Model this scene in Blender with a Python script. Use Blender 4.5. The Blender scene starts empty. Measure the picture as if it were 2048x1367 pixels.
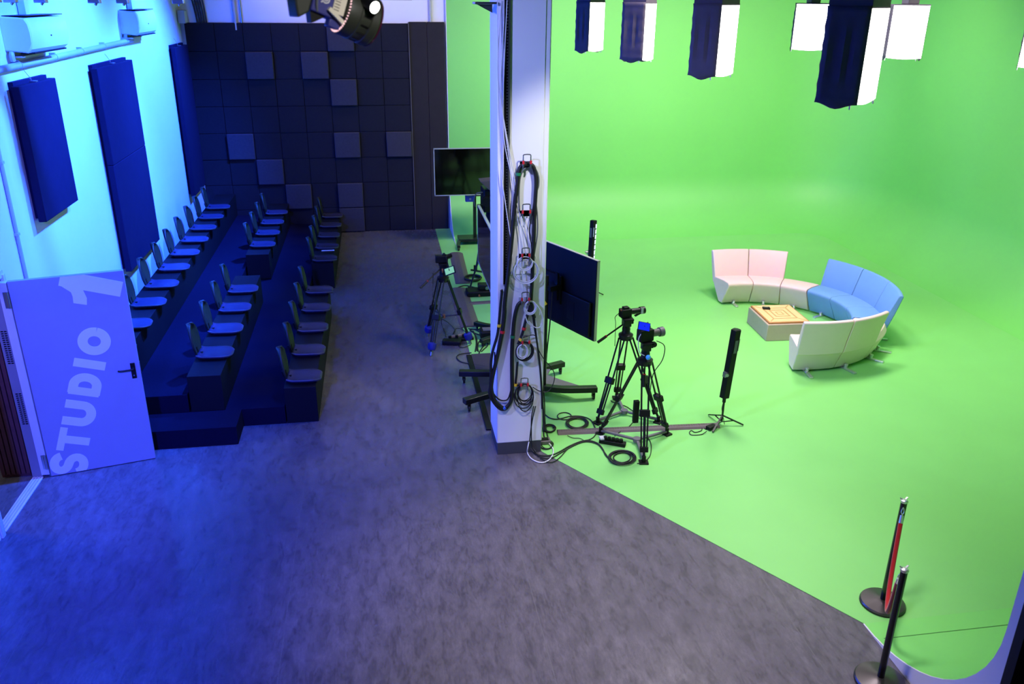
import bpy, bmesh, math, random
from mathutils import Vector as V, Matrix as M
random.seed(7)
PI = math.pi
SC = bpy.context.scene
COL = SC.collection
# ------------------------------------------------------------------ camera model (photo pixels 2048 x 1367)
FPX, CX, CY, HC = 1681.12, 1024.0, 683.5, 4.6
YAW, PITCH, ROLL = 0.157733, 0.387783, -0.0084616
_f = V((math.sin(YAW)*math.cos(PITCH), math.cos(YAW)*math.cos(PITCH), -math.sin(PITCH)))
_r = V((math.cos(YAW), -math.sin(YAW), 0)); _d = _f.cross(_r)
CR = math.cos(ROLL)*_r + math.sin(ROLL)*_d
CD = -math.sin(ROLL)*_r + math.cos(ROLL)*_d
CF = _f
EYE = V((0, 0, HC))
def ray(px, py): return CR*((px-CX)/FPX) + CD*((py-CY)/FPX) + CF
def gz(px, py, z=0.0):
    d = ray(px, py); return EYE + d*((z-HC)/d.z)
def gx(px, py, x):
    d = ray(px, py); return EYE + d*(x/d.x)
def gy(px, py, y):
    d = ray(px, py); return EYE + d*(y/d.y)
cd = bpy.data.cameras.new('camera'); cam = bpy.data.objects.new('camera', cd); COL.objects.link(cam)
cam.matrix_world = M(((CR.x, -CD.x, -CF.x, 0), (CR.y, -CD.y, -CF.y, 0), (CR.z, -CD.z, -CF.z, HC), (0, 0, 0, 1)))
cd.sensor_width = 36; cd.lens = FPX/2048*36; cd.clip_start = 0.05; cd.clip_end = 100
cd.dof.use_dof = True; cd.dof.focus_distance = 9.0; cd.dof.aperture_fstop = 2.4
SC.camera = cam
SC.view_settings.view_transform = 'Standard'; SC.view_settings.look = 'None'
SC.view_settings.exposure = 0.0; SC.view_settings.gamma = 1.0

# ------------------------------------------------------------------ materials
def lin(c): return tuple(((x/255+0.055)/1.055)**2.4 if x > 10 else x/255/12.92 for x in c)
MATS = {}
def mat(name, rgb, rough=0.5, metal=0.0, var=0.12, scale=6.0, bump=0.0, spec=0.5, emit=None, estr=0.0, coat=0.0, sheen=0.0):
    if name in MATS: return MATS[name]
    m = bpy.data.materials.new(name); m.use_nodes = True
    nt = m.node_tree; b = nt.nodes['Principled BSDF']
    c = lin(rgb)
    tc = nt.nodes.new('ShaderNodeTexCoord'); nz = nt.nodes.new('ShaderNodeTexNoise')
    nz.inputs['Scale'].default_value = scale; nz.inputs['Detail'].default_value = 5
    nt.links.new(tc.outputs['Object'], nz.inputs['Vector'])
    mx = nt.nodes.new('ShaderNodeMix'); mx.data_type = 'RGBA'
    mx.inputs[6].default_value = (*[x*(1-var) for x in c], 1); mx.inputs[7].default_value = (*[min(1, x*(1+var)) for x in c], 1)
    nt.links.new(nz.outputs['Fac'], mx.inputs[0]); nt.links.new(mx.outputs[2], b.inputs['Base Color'])
    b.inputs['Roughness'].default_value = rough; b.inputs['Metallic'].default_value = metal
    b.inputs['Specular IOR Level'].default_value = spec
    if coat: b.inputs['Coat Weight'].default_value = coat; b.inputs['Coat Roughness'].default_value = 0.12
    if sheen: b.inputs['Sheen Weight'].default_value = sheen
    if bump:
        n2 = nt.nodes.new('ShaderNodeTexNoise'); n2.inputs['Scale'].default_value = scale*8; n2.inputs['Detail'].default_value = 4
        nt.links.new(tc.outputs['Object'], n2.inputs['Vector'])
        bp = nt.nodes.new('ShaderNodeBump'); bp.inputs['Strength'].default_value = bump; bp.inputs['Distance'].default_value = 0.01
        nt.links.new(n2.outputs['Fac'], bp.inputs['Height']); nt.links.new(bp.outputs['Normal'], b.inputs['Normal'])
    if emit:
        b.inputs['Emission Color'].default_value = (*lin(emit), 1); b.inputs['Emission Strength'].default_value = estr
    MATS[name] = m; return m

def floor_material():
    m = bpy.data.materials.new('dark_concrete_vinyl'); m.use_nodes = True
    nt = m.node_tree; b = nt.nodes['Principled BSDF']; N = nt.nodes.new; L = nt.links.new
    tc = N('ShaderNodeTexCoord')
    mp = N('ShaderNodeMapping'); mp.inputs['Scale'].default_value = (3.4, 1.3, 1); L(tc.outputs['Object'], mp.inputs['Vector'])
    n1 = N('ShaderNodeTexNoise'); n1.inputs['Scale'].default_value = 2.6; n1.inputs['Detail'].default_value = 9; n1.inputs['Roughness'].default_value = 0.74; n1.inputs['Distortion'].default_value = 0.25
    L(mp.outputs['Vector'], n1.inputs['Vector'])
    mp2 = N('ShaderNodeMapping'); mp2.inputs['Scale'].default_value = (26, 7, 1); L(tc.outputs['Object'], mp2.inputs['Vector'])
    n2 = N('ShaderNodeTexNoise'); n2.inputs['Scale'].default_value = 2.0; n2.inputs['Detail'].default_value = 8; n2.inputs['Roughness'].default_value = 0.7
    L(mp2.outputs['Vector'], n2.inputs['Vector'])
    ad = N('ShaderNodeMath'); ad.operation = 'ADD'; L(n1.outputs['Fac'], ad.inputs[0])
    ml = N('ShaderNodeMath'); ml.operation = 'MULTIPLY'; ml.inputs[1].default_value = 0.55; L(n2.outputs['Fac'], ml.inputs[0]); L(ml.outputs[0], ad.inputs[1])
    rp = N('ShaderNodeValToRGB'); rp.color_ramp.elements[0].position = 0.42; rp.color_ramp.elements[1].position = 1.12
    rp.color_ramp.elements[0].color = (*lin((40, 39, 43)), 1); rp.color_ramp.elements[1].color = (*lin((112, 108, 116)), 1)
    L(ad.outputs[0], rp.inputs['Fac'])
    # welded seams between the vinyl sheets, every two metres
    sx = N('ShaderNodeSeparateXYZ'); L(tc.outputs['Object'], sx.inputs[0])
    a1 = N('ShaderNodeMath'); a1.operation = 'ADD'; a1.inputs[1].default_value = 20.92+1; L(sx.outputs['X'], a1.inputs[0])
    md = N('ShaderNodeMath'); md.operation = 'MODULO'; md.inputs[1].default_value = 2.05; L(a1.outputs[0], md.inputs[0])
    md.inputs[1].default_value = 2.0
    s1 = N('ShaderNodeMath'); s1.operation = 'SUBTRACT'; s1.inputs[1].default_value = 1.0; L(md.outputs[0], s1.inputs[0])
    ab = N('ShaderNodeMath'); ab.operation = 'ABSOLUTE'; L(s1.outputs[0], ab.inputs[0])
    lt = N('ShaderNodeMath'); lt.operation = 'LESS_THAN'; lt.inputs[1].default_value = 0.003; L(ab.outputs[0], lt.inputs[0])
    mx = N('ShaderNodeMix'); mx.data_type = 'RGBA'; mx.inputs[7].default_value = (*lin((104, 102, 106)), 1)
    L(lt.outputs[0], mx.inputs[0]); L(rp.outputs['Color'], mx.inputs[6]); L(mx.outputs[2], b.inputs['Base Color'])
    mr = N('ShaderNodeMapRange'); mr.inputs[1].default_value = 0.4; mr.inputs[2].default_value = 1.1; mr.inputs[3].default_value = 0.34; mr.inputs[4].default_value = 0.20
    L(ad.outputs[0], mr.inputs[0]); L(mr.outputs[0], b.inputs['Roughness'])
    bp = N('ShaderNodeBump'); bp.inputs['Strength'].default_value = 0.06; bp.inputs['Distance'].default_value = 0.01
    L(n2.outputs['Fac'], bp.inputs['Height']); L(bp.outputs['Normal'], b.inputs['Normal'])
    return m

FLOOR = floor_material()
GREEN_WALL = mat('chroma_green_paint', (126, 212, 104), 0.55, var=0.04, scale=1.2, bump=0.02)
GREEN_FLOOR = mat('chroma_green_floor_paint', (132, 209, 112), 0.38, var=0.06, scale=1.6, bump=0.03)
WHITE_WALL = mat('white_wall_paint', (226, 226, 228), 0.75, var=0.03, scale=2, bump=0.03)
GREY_WALL = mat('grey_wall_paint', (120, 120, 124), 0.8, var=0.05)
CEIL = mat('dark_ceiling_paint', (34, 34, 38), 0.9)
BLACK_WALL = mat('black_board', (20, 20, 23), 0.8)
ACOUSTIC = mat('charcoal_acoustic_felt', (37, 37, 44), 0.95, var=0.2, scale=30, bump=0.25, spec=0.1)
ACOUSTIC2 = mat('charcoal_acoustic_foam', (62, 60, 68), 0.95, var=0.2, scale=30, bump=0.25, spec=0.1)
CURTAIN = mat('dark_brown_board', (44, 40, 43), 0.9, var=0.15, spec=0.2)
PANEL_BLUE = mat('dark_panel_fabric', (25, 22, 44), 0.95, var=0.15, scale=8, bump=0.1, spec=0.1)
COLUMN_W = mat('white_column_paint', (232, 232, 233), 0.6, var=0.03, scale=3, bump=0.05)
PLINTH = mat('grey_plinth', (64, 66, 72), 0.6)
DOOR = mat('grey_door_lacquer', (158, 158, 168), 0.45, var=0.03)
LETTER = mat('white_vinyl_lettering', (236, 238, 240), 0.5, var=0.02)
FRAME_W = mat('light_door_frame', (205, 205, 208), 0.5)
JAMB = mat('grey_door_jamb', (128, 124, 124), 0.5)
SLAT = mat('dark_red_wood_slats', (86, 42, 36), 0.6, var=0.3, scale=14)
STEEL = mat('brushed_steel', (170, 170, 172), 0.35, 1.0)
CHROME = mat('chrome', (225, 225, 228), 0.28, 0.85)
BLACKP = mat('black_plastic', (13, 13, 13), 0.5, spec=0.25)
BLACKM = mat('black_metal', (22, 22, 24), 0.35, 0.3)
RUBBER = mat('black_cable_rubber', (17, 17, 19), 0.55, var=0.2)
GREYCABLE = mat('grey_cable_rubber', (92, 96, 100), 0.5)
WCABLE = mat('white_cable', (215, 215, 218), 0.5)
TAPE_Y = mat('yellow_tape', (232, 196, 40), 0.5); TAPE_R = mat('red_tape', (206, 30, 40), 0.5)
TAPE_G = mat('green_tape', (24, 120, 72), 0.5); TAPE_B = mat('blue_tape', (40, 96, 210), 0.5)
SCREEN = mat('black_glass_screen', (5, 5, 6), 0.08, var=0.05, spec=0.6)
SILVER = mat('silver_plastic', (186, 186, 184), 0.4, 0.2)
BLUE_SCREEN = mat('blue_monitor_picture', (6, 16, 160), 0.3, emit=(16, 34, 235), estr=0.8)
GREEN_SCREEN = mat('glowing_green_reflection', (60, 110, 60), 0.3, emit=(150, 225, 150), estr=0.7)  # green reflection on the screen, put in as colour and glow
SOFA_W = mat('cream_leather', (240, 207, 203), 0.5, var=0.03, scale=10, bump=0.06)
SOFA_B = mat('blue_leather', (112, 158, 206), 0.5, var=0.04, scale=10, bump=0.06)
OTTO = mat('beige_laminate', (186, 166, 146), 0.55, var=0.06, scale=12)
WOOD_RIM = mat('orange_wood_rim', (186, 124, 72), 0.45, var=0.15, scale=14)
WOOD_PALE = mat('pale_maple_veneer', (228, 196, 140), 0.4, var=0.1, scale=16)
WOOD_TAN = mat('tan_veneer_inlay', (196, 150, 92), 0.4, var=0.12, scale=16)
BENCH = mat('black_stained_board', (8, 8, 15), 0.7, var=0.2, scale=5, bump=0.05, spec=0.25)
CARPET = mat('dark_platform_carpet', (15, 14, 34), 0.95, var=0.3, scale=40, bump=0.2, spec=0.1)
CHAIR_SEAT = mat('grey_seat_upholstery', (46, 45, 72), 0.42, var=0.12, scale=20, bump=0.05)
CHAIR_BACK = mat('dark_moulded_shell', (34, 40, 32), 0.5, var=0.1)
PIPING = mat('pale_piping', (70, 72, 74), 0.5)
AC_W = mat('white_plastic_casing', (222, 224, 226), 0.4, var=0.02)
CONDUIT = mat('light_grey_conduit', (176, 178, 182), 0.5)
FABRIC = mat('black_softbox_fabric', (84, 74, 88), 0.85, var=0.2, scale=9, bump=0.12)
GLOW = mat('lit_white_diffuser', (240, 240, 240), 0.8, var=0.01, emit=(255, 252, 246), estr=8.0)
LAMP = mat('lit_lamp_lens', (240, 240, 240), 0.6, var=0.01, emit=(255, 255, 250), estr=14.0)
LED_DOT = mat('lit_pink_led_dot', (200, 150, 160), 0.5, emit=(255, 205, 210), estr=1.6)
LED_STRIP = mat('lit_white_led_cells', (210, 220, 230), 0.5, emit=(225, 235, 255), estr=0.9)
GREY_PLATE = mat('grey_metal_plate', (112, 104, 112), 0.5, 0.3)
RAMPM = mat('grey_brown_cable_cover', (92, 80, 82), 0.55, var=0.15, scale=25, bump=0.2)
MATTE = mat('black_perforated_rubber_mat', (52, 46, 54), 0.7, var=0.3, scale=60, bump=0.3)
BLUE_FOOT = mat('blue_rubber', (22, 34, 120), 0.55)
BLUE_KNOB = mat('light_blue_knob', (70, 170, 235), 0.45)
GREY_LENS = mat('grey_lens_barrel', (96, 92, 94), 0.4)
RED_ROPE = mat('red_velvet', (186, 10, 16), 0.85, var=0.15, scale=40, bump=0.2, sheen=0.3)
POSTM = mat('black_lacquered_post', (10, 10, 11), 0.22, coat=0.4)
DISCM = mat('brushed_dark_steel_disc', (104, 98, 102), 0.3, 0.9)
OLIVE = mat('dark_olive_casing', (44, 48, 38), 0.5)
BEIGE_CASE = mat('grey_beige_casing', (205, 200, 180), 0.5)
NAVY = mat('dark_navy_casing', (46, 50, 120), 0.45)
TAUPE = mat('taupe_fabric_hood', (110, 92, 84), 0.8)
ORANGE = mat('orange_brown_plastic', (150, 92, 44), 0.5)

# ------------------------------------------------------------------ mesh building helpers
WM = {}
def reg(o, Mx): WM[o.name] = Mx
class MB:
    def __init__(s): s.b = bmesh.new()
    def _add(s, verts, faces):
        vs = [s.b.verts.new(v) for v in verts]
        for f in faces:
            try: s.b.faces.new([vs[i] for i in f])
            except ValueError: pass
        return vs
    def box(s, lo, hi, R=None, O=None):
        x0, y0, z0 = lo; x1, y1, z1 = hi
        p = [V(q) for q in ((x0,y0,z0),(x1,y0,z0),(x1,y1,z0),(x0,y1,z0),(x0,y0,z1),(x1,y0,z1),(x1,y1,z1),(x0,y1,z1))]
        if R is not None: p = [R @ q for q in p]
        if O is not None: p = [V(O)+q for q in p]
        s._add(p, [(0,3,2,1),(4,5,6,7),(0,1,5,4),(1,2,6,5),(2,3,7,6),(3,0,4,7)]); return s
    def bar(s, a, b, w, h, up=(0,0,1)):
        a = V(a); b = V(b); d = (b-a); L = d.length; d.normalize(); up = V(up)
        if abs(d.dot(up)) > 0.98: up = V((0,1,0))
        x = d.cross(up).normalized(); z = x.cross(d)
        R = M((x, d, z)).transposed()
        return s.box((-w/2, 0, -h/2), (w/2, L, h/2), R, a)
    def cyl(s, a, b, r, r2=None, n=16, caps=True):
        a = V(a); b = V(b); r2 = r if r2 is None else r2
        d = (b-a).normalized(); u = d.orthogonal().normalized(); w = d.cross(u)
        vs = []
        for i in range(n):
            t = 2*PI*i/n; e = math.cos(t)*u + math.sin(t)*w
            vs += [a+e*r, b+e*r2]
        fs = [(2*i, 2*((i+1) % n), 2*((i+1) % n)+1, 2*i+1) for i in range(n)]
        if caps: fs += [tuple(2*i for i in reversed(range(n))), tuple(2*i+1 for i in range(n))]
        s._add(vs, fs); return s
    def lathe(s, prof, O=(0,0,0), d=(0,0,1), n=28):
        d = V(d).normalized(); u = d.orthogonal().normalized(); w = d.cross(u); O = V(O); vs = []; k = len(prof)
        for i in range(n):
            t = 2*PI*i/n; e = math.cos(t)*u + math.sin(t)*w
            vs += [O + e*max(r, 1e-4) + d*h for r, h in prof]
        fs = [(i*k+j, ((i+1) % n)*k+j, ((i+1) % n)*k+j+1, i*k+j+1) for i in range(n) for j in range(k-1)]
        s._add(vs, fs)
        s.b.faces.new  # keep
        return s
    def sphere(s, c, r, n=12):
        return s.lathe([(r*math.sin(PI*i/8), -r*math.cos(PI*i/8)) for i in range(9)], c, (0,0,1), n)
    def tube(s, pts, r, closed=False, n=7, smooth=4):
        P = [V(p) for p in pts]
        if smooth > 1 and len(P) > 2: P = crom(P, smooth, closed)
        k = len(P); ring = []
        u = None
        for i in range(k):
            if closed: t = P[(i+1) % k]-P[i-1]
            else: t = P[min(i+1, k-1)]-P[max(i-1, 0)]
            if t.length < 1e-9: t = V((0,0,1))
            t.normalize()
            if u is None: u = t.orthogonal().normalized()
            else:
                u = u - t*u.dot(t)
                u = t.orthogonal().normalized() if u.length < 1e-6 else u.normalized()
            w = t.cross(u)
            ring.append([P[i] + r*(math.cos(2*PI*j/n)*u + math.sin(2*PI*j/n)*w) for j in range(n)])
        vs = [v for q in ring for v in q]; fs = []
        for i in range(k if closed else k-1):
            i2 = (i+1) % k
            off = 0
            if closed and i2 == 0:   # align last ring with the first one
                best = 1e9
                for o_ in range(n):
                    dd = sum((ring[i][j]-ring[0][(j+o_) % n]).length for j in range(n))
                    if dd < best: best, off = dd, o_
            for j in range(n): fs.append((i*n+j, i*n+(j+1) % n, i2*n+(j+1+off) % n, i2*n+(j+off) % n))
        if not closed: fs += [tuple(reversed(range(n))), tuple((k-1)*n+j for j in range(n))]
        s._add(vs, fs); return s
    def prism(s, poly, f0, f1):
        """closed 2-D outline poly, lifted by the functions f0 and f1 into the two end faces"""
        k = len(poly); vs = [f0(*p) for p in poly] + [f1(*p) for p in poly]
        fs = [(i, (i+1) % k, k+(i+1) % k, k+i) for i in range(k)] + [tuple(reversed(range(k))), tuple(range(k, 2*k))]
        s._add(vs, fs); return s
    def sweep(s, sections, cap=True):
        """list of equally long closed sections (3-D points)"""
        k = len(sections[0]); n = len(sections); vs = [p for q in sections for p in q]; fs = []
        for i in range(n-1):
            for j in range(k): fs.append((i*k+j, i*k+(j+1) % k, (i+1)*k+(j+1) % k, (i+1)*k+j))
        if cap: fs += [tuple(reversed(range(k))), tuple((n-1)*k+j for j in range(k))]
        s._add(vs, fs); return s
    def grid(s, fn, nu, nv):
        vs = [fn(i/nu, j/nv) for i in range(nu+1) for j in range(nv+1)]
        fs = [(i*(nv+1)+j, (i+1)*(nv+1)+j, (i+1)*(nv+1)+j+1, i*(nv+1)+j+1) for i in range(nu) for j in range(nv)]
        s._add(vs, fs); return s
    def build(s, name, m, parent=None, bevel=0.0, seg=2, solid=0.0, smooth=True, world=True, merge=False, angle=40):
        b = s.b
        if merge: bmesh.ops.remove_doubles(b, verts=b.verts, dist=1e-4)
        bmesh.ops.recalc_face_normals(b, faces=b.faces)
        if parent is not None and world and parent.name in WM: bmesh.ops.transform(b, matrix=WM[parent.name].inverted(), verts=b.verts)
        me = bpy.data.meshes.new(name); b.to_mesh(me); b.free()
        me.materials.append(m)
        if smooth:
            me.polygons.foreach_set('use_smooth', [True]*len(me.polygons)); me.set_sharp_from_angle(angle=math.radians(angle))
        o = bpy.data.objects.new(name, me); COL.objects.link(o)
        if parent is not None: o.parent = parent; WM[o.name] = WM.get(parent.name, M())
        else: WM[o.name] = M()
        if solid:
            md = o.modifiers.new('solid', 'SOLIDIFY'); md.thickness = solid; md.offset = 0
        if bevel:
            md = o.modifiers.new('bevel', 'BEVEL'); md.width = bevel; md.segments = seg; md.limit_method = 'ANGLE'; md.angle_limit = math.radians(40)
        return o
def crom(P, k, closed):
    n = len(P); out = []
    for i in range(n if closed else n-1):
        g = (lambda j: P[j % n]) if closed else (lambda j: P[max(0, min(n-1, j))])
        a, b, c, d = g(i-1), g(i), g(i+1), g(i+2)
        for q in range(k):
            t = q/k
            out.append(0.5*((2*b) + (c-a)*t + (2*a-5*b+4*c-d)*t*t + (3*b-a-3*c+d)*t**3))
    if not closed: out.append(P[-1])
    return out
def tag(o, label=None, cat=None, group=None, kind=None):
    if label: o['label'] = label
    if cat: o['category'] = cat
    if group: o['group'] = group
    if kind: o['kind'] = kind
    return o
def thing(name, label, cat, loc=(0,0,0), rz=0.0, group=None):
    o = bpy.data.objects.new(name, None); COL.objects.link(o); o.empty_display_size = 0.1
    o.location = loc; o.rotation_euler = (0, 0, rz); WM[o.name] = M.Translation(V(loc)) @ M.Rotation(rz, 4, 'Z')
    return tag(o, label, cat, group)
def copy_tree(o, parent=None):
    c = o.copy(); COL.objects.link(c)
    if parent is not None: c.parent = parent
    for ch in list(KIDS.get(o.name, [])): copy_tree(ch, c)
    return c
KIDS = {}
def index_kids():
    KIDS.clear()
    for o in COL.objects:
        if o.parent: KIDS.setdefault(o.parent.name, []).append(o)
def struct(o, label, cat): return tag(o, label, cat, kind='structure')
def ordinal(i): return ['first','second','third','fourth','fifth','sixth','seventh','eighth','ninth','tenth','eleventh','twelfth'][i]

# ------------------------------------------------------------------ the room
XL = -3.58
f_ = MB(); f_.box((-6.2, -4, -0.2), (11.2, 17.95, 0.0))
struct(f_.build('floor', FLOOR), 'dark grey concrete-look vinyl floor, lit blue at the left', 'floor')
w = MB()
w.box((XL-0.33, -4, 0), (XL, 7.12, 6.2)); w.box((XL-0.33, 8.2, 0), (XL, 17.95, 6.2)); w.box((XL-0.33, 7.12, 2.13), (XL, 8.2, 6.2))
struct(w.build('wall_left', WHITE_WALL), 'white side wall washed in cyan and blue light', 'wall')
struct(MB().box((XL-0.33, 17.75, 0), (11.2, 17.95, 6.2)).build('wall_back', WHITE_WALL), 'white end wall showing above the dark panels', 'wall')
struct(MB().box((11.0, -4, 0), (11.2, 17.75, 6.2)).build('wall_right', GREY_WALL), 'grey outer wall behind the green screen', 'wall')
struct(MB().box((-6.2, -4.2, 0), (11.2, -4, 6.2)).build('wall_front', GREY_WALL), 'grey wall behind the viewer', 'wall')
struct(MB().box((-6.4, -4.2, 6.2), (11.2, 17.95, 6.35)).build('ceiling', CEIL), 'dark studio ceiling', 'ceiling')
struct(MB().box((-6.2, 3, 0), (-6.05, 14, 2.7)).build('wall_corridor', WHITE_WALL), 'pale corridor wall beyond the open door', 'wall')
struct(MB().box((-6.2, 3, 2.7), (XL-0.33, 14, 2.8)).build('ceiling_corridor', WHITE_WALL), 'white corridor ceiling beyond the open door', 'ceiling')

# green floor: area between the aisle edge, the diagonal edge and the coves
g = MB()
poly = [(1.12, 17.70), (1.12, 8.30), (1.50, 8.30), (1.607, 7.92), (3.64, 4.86), (9.3, 4.86), (9.3, 16.45), (1.45, 16.45), (1.45, 17.70)]
g.prism(poly, lambda x, y: V((x, y, 0.001)), lambda x, y: V((x, y, 0.006)))
struct(g.build('floor_green', GREEN_FLOOR), 'bright green painted studio floor with a diagonal front edge', 'floor')
# cyclorama: floor line path, quarter cove, upright wall
RH, RV = 1.3, 1.05
path = [((1.45, 16.36), (0, 1)), ((5.0, 16.36), (0, 1)), ((8.7, 16.36), (0, 1))]
for i in range(1, 9):
    t = PI/2*(1-i/8); path.append(((8.7+0.5*math.cos(t), 15.86+0.5*math.sin(t)), (math.cos(t), math.sin(t))))
path.append(((9.2, 10.0), (1, 0)))
for i in range(0, 9):
    t = -PI/2*i/8; path.append(((8.7+0.5*math.cos(t), 5.36+0.5*math.sin(t)), (math.cos(t), math.sin(t))))
path.append(((3.64, 4.86), (0, -1)))
prof = [(RH*math.sin(PI/2*i/14), RV*(1-math.cos(PI/2*i/14))+0.006) for i in range(15)] + [(RH, z) for z in (1.6, 2.4, 3.4, 4.4, 5.4)]
c = MB()
vs = []
for (p, n) in path:
    for s_, z in prof: vs.append(V((p[0]+n[0]*s_, p[1]+n[1]*s_, z)))
k = len(prof)
c._add(vs, [(i*k+j, (i+1)*k+j, (i+1)*k+j+1, i*k+j+1) for i in range(len(path)-1) for j in range(k-1)])
cyc = struct(c.build('wall_cyclorama', GREEN_WALL, smooth=True, angle=60), 'bright green curved cyclorama wall around the set', 'green screen')
# flat end cheeks of the cyclorama (solid below the cove)
def cheek(x0, x1, y0, sgn):
    m_ = MB(); pl = [(s_*sgn+y0, z) for s_, z in prof] + [(y0+sgn*(RH+0.09), 5.4), (y0+sgn*(RH+0.09), 0.002), (y0, 0.002)]
    m_.prism(pl, lambda a, b: V((x0, a, b)), lambda a, b: V((x1, a, b)))
    return m_
cheek(3.63, 3.642, 4.86, -1).build('end_panel', WHITE_WALL, cyc)['label'] = 'pale painted end panel of the curve'
cheek(1.438, 1.452, 16.36, 1).build('end_panel', WHITE_WALL, cyc)['label'] = 'pale painted end panel of the curve'
# dark back of the near return wall
struct(MB().box((3.6, 3.40, 0), (10.9, 3.468, 5.4)).build('wall_return', BLACK_WALL), 'black back of the near green return wall', 'wall')
# fine seam in the green floor by the stanchions
s_ = MB(); a, b = gz(1770, 1280), gz(2006, 1259)
s_.bar((3.69, 4.665, 0.0195), (8.6, 4.665, 0.0195), 0.006, 0.004)
struct(s_.build('trim_1', mat('dark_green_joint', (52, 120, 48), 0.6)), 'thin dark joint line across the green floor', 'joint')

# dark panelled end wall: backing, square tiles, side board
BY = 17.70
struct(MB().box((-3.5, BY, 0), (0.70, BY+0.04, 4.13)).build('wall_panel_backing', BLACK_WALL), 'black backing board behind the square acoustic panels', 'wall')
raised = {(0,5), (1,2), (1,4), (2,5), (4,1), (4,5), (4,7), (5,2), (6,3), (6,5), (7,5)}
x0p, tw, th = -3.49, 0.5225, 0.515
rowname = ['top', 'second', 'third', 'fourth', 'fifth', 'sixth', 'seventh', 'bottom']
def raise_amt(r, cidx): return 0.085 if (r, cidx) in raised else (0.02 if (r*5+cidx*3) % 4 else 0.028)
for r in range(8):
    for q in range(8):
        d_ = raise_amt(r, q); up = (r, q) in raised
        xa = x0p + q*tw; za = 4.13-(r+1)*th
        m_ = MB().box((xa+0.004, BY-d_, za+0.004), (xa+tw-0.004, BY, za+th-0.004))
        o = m_.build('acoustic_panel', ACOUSTIC2 if up else ACOUSTIC, bevel=0.018 if up else 0.006)
        tag(o, '%s acoustic panel, %s from the left, %s row of the dark end wall' % ('raised paler' if up else 'flush dark', ordinal(q), rowname[r]), 'acoustic panel', 'square acoustic panels on the end wall')
m_ = MB().box((0.71, BY-0.02, 0), (1.06, BY+0.04, 4.16)); m_.box((1.065, BY-0.03, 0), (1.405, BY+0.04, 4.16))
o = m_.build('wall_side_board', CURTAIN, bevel=0.004); struct(o, 'dark brown boarding right of the square panels', 'wall')
tag(MB().box((0.695, BY-0.05, 0), (0.712, BY+0.02, 4.15)).build('corner_strip', mat('grey_strip', (84, 80, 84), 0.6)), 'thin grey edging strip between square panels and brown boarding', 'strip')

# left wall: three hanging absorber panels
def wall_absorber(y0, y1, z0, z1, label, seam=None):
    t = thing('wall_absorber_panel', label, 'acoustic panel', (XL, (y0+y1)/2, z0), 0, 'dark absorber panels on the left wall')
    zs = [z0, seam, z1] if seam else [z0, z1]
    for a, b in zip(zs[:-1], zs[1:]):
        MB().box((XL+0.045, y0, a+0.002), (XL+0.125, y1, b-0.002)).build('panel_cushion', PANEL_BLUE, t, bevel=0.008)
    MB().box((XL+0.001, y0+0.06, z0+0.03), (XL+0.05, y1-0.04, z1+0.035)).build('backing_frame', PANEL_BLUE, t)
    ym = (y0+y1)/2
    MB().box((XL+0.05, ym-0.03, z1), (XL+0.115, ym+0.03, z1+0.012)).box((XL+0.05, ym-0.01, z1), (XL+0.062, ym+0.01, z1+0.05)).build('hanger_clip', STEEL, t)
    MB().tube([(XL+0.055, ym, z1+0.04), (XL+0.03, ym-0.015, z1+0.09), (XL+0.01, ym-0.025, z1+0.13)], 0.003, n=5).build('hanger_wire', STEEL, t)
wall_absorber(9.23, 10.27, 2.40, 3.76, 'short dark absorber panel on the left wall, nearest the door')
wall_absorber(11.80, 13.50, 1.06, 3.74, 'tall dark absorber panel in the middle of the left wall', 2.52)
wall_absorber(16.45, 17.55, 1.10, 3.75, 'tall dark absorber panel at the far end of the left wall')

# wall heaters / fan units
def fan_unit(y0, y1, label):
    t = thing('fan_coil_unit', label, 'air conditioner', (XL, (y0+y1)/2, 4.06), 0, 'white air units high on the left wall')
    m_ = MB(); sec = []
    pf = [(0, 0.02), (0.20, 0.0), (0.24, 0.035), (0.262, 0.10), (0.265, 0.2), (0.255, 0.28), (0.23, 0.325), (0, 0.34)]
    for y in (y0, y0+0.012, y1-0.012, y1):
        e = 0.012 if y in (y0, y1) else 0.0
        sec.append([V((XL+0.002+max(0, a-e), y, 4.06+b+(e if b < .1 else -e))) for a, b in pf])
    m_.sweep(sec); m_.build('casing', AC_W, t, angle=30)
    MB().box((XL+0.10, y0+0.10, 4.047), (XL+0.235, y1-0.06, 4.062)).build('air_outlet', BLACKP, t)
    MB().box((XL+0.2645, (y0+y1)/2-0.015, 4.2), (XL+0.269, (y0+y1)/2+0.015, 4.215)).build('badge', BLACKP, t)
    MB().box((XL+0.02, y0+0.02, 4.400), (XL+0.24, y1-0.02, 4.408)).build('top_grille', BLACKP, t)
    MB().box((XL+0.01, y0+0.05, 4.015), (XL+0.13, y0+0.62, 4.028)).build('drip_tray', AC_W, t)
    MB().box((XL+0.01, (y0+y1)/2-0.05, 4.408), (XL+0.08, (y0+y1)/2+0.06, 5.2)).build('pipe_cover', AC_W, t)
    MB().tube([(XL+0.05, y0+0.03, 4.07), (XL+0.05, y0+0.0, 4.04), (XL+0.05, y0+0.01, 3.985)], 0.025).build('drain_pipe', CONDUIT, t)
fan_unit(9.41, 10.52, 'white wall-mounted air unit high on the left wall, nearer the viewer')
fan_unit(13.62, 14.72, 'white wall-mounted air unit high on the left wall, farther one')
t = thing('conduit_pipe', 'pale drain pipe running along the left wall under the air units', 'pipe', (XL, 11, 3.95))
MB().cyl((XL+0.05, 6.0, 3.90), (XL+0.05, 13.95, 3.985), 0.033, n=12).build('pipe_run', CONDUIT, t)
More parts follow.
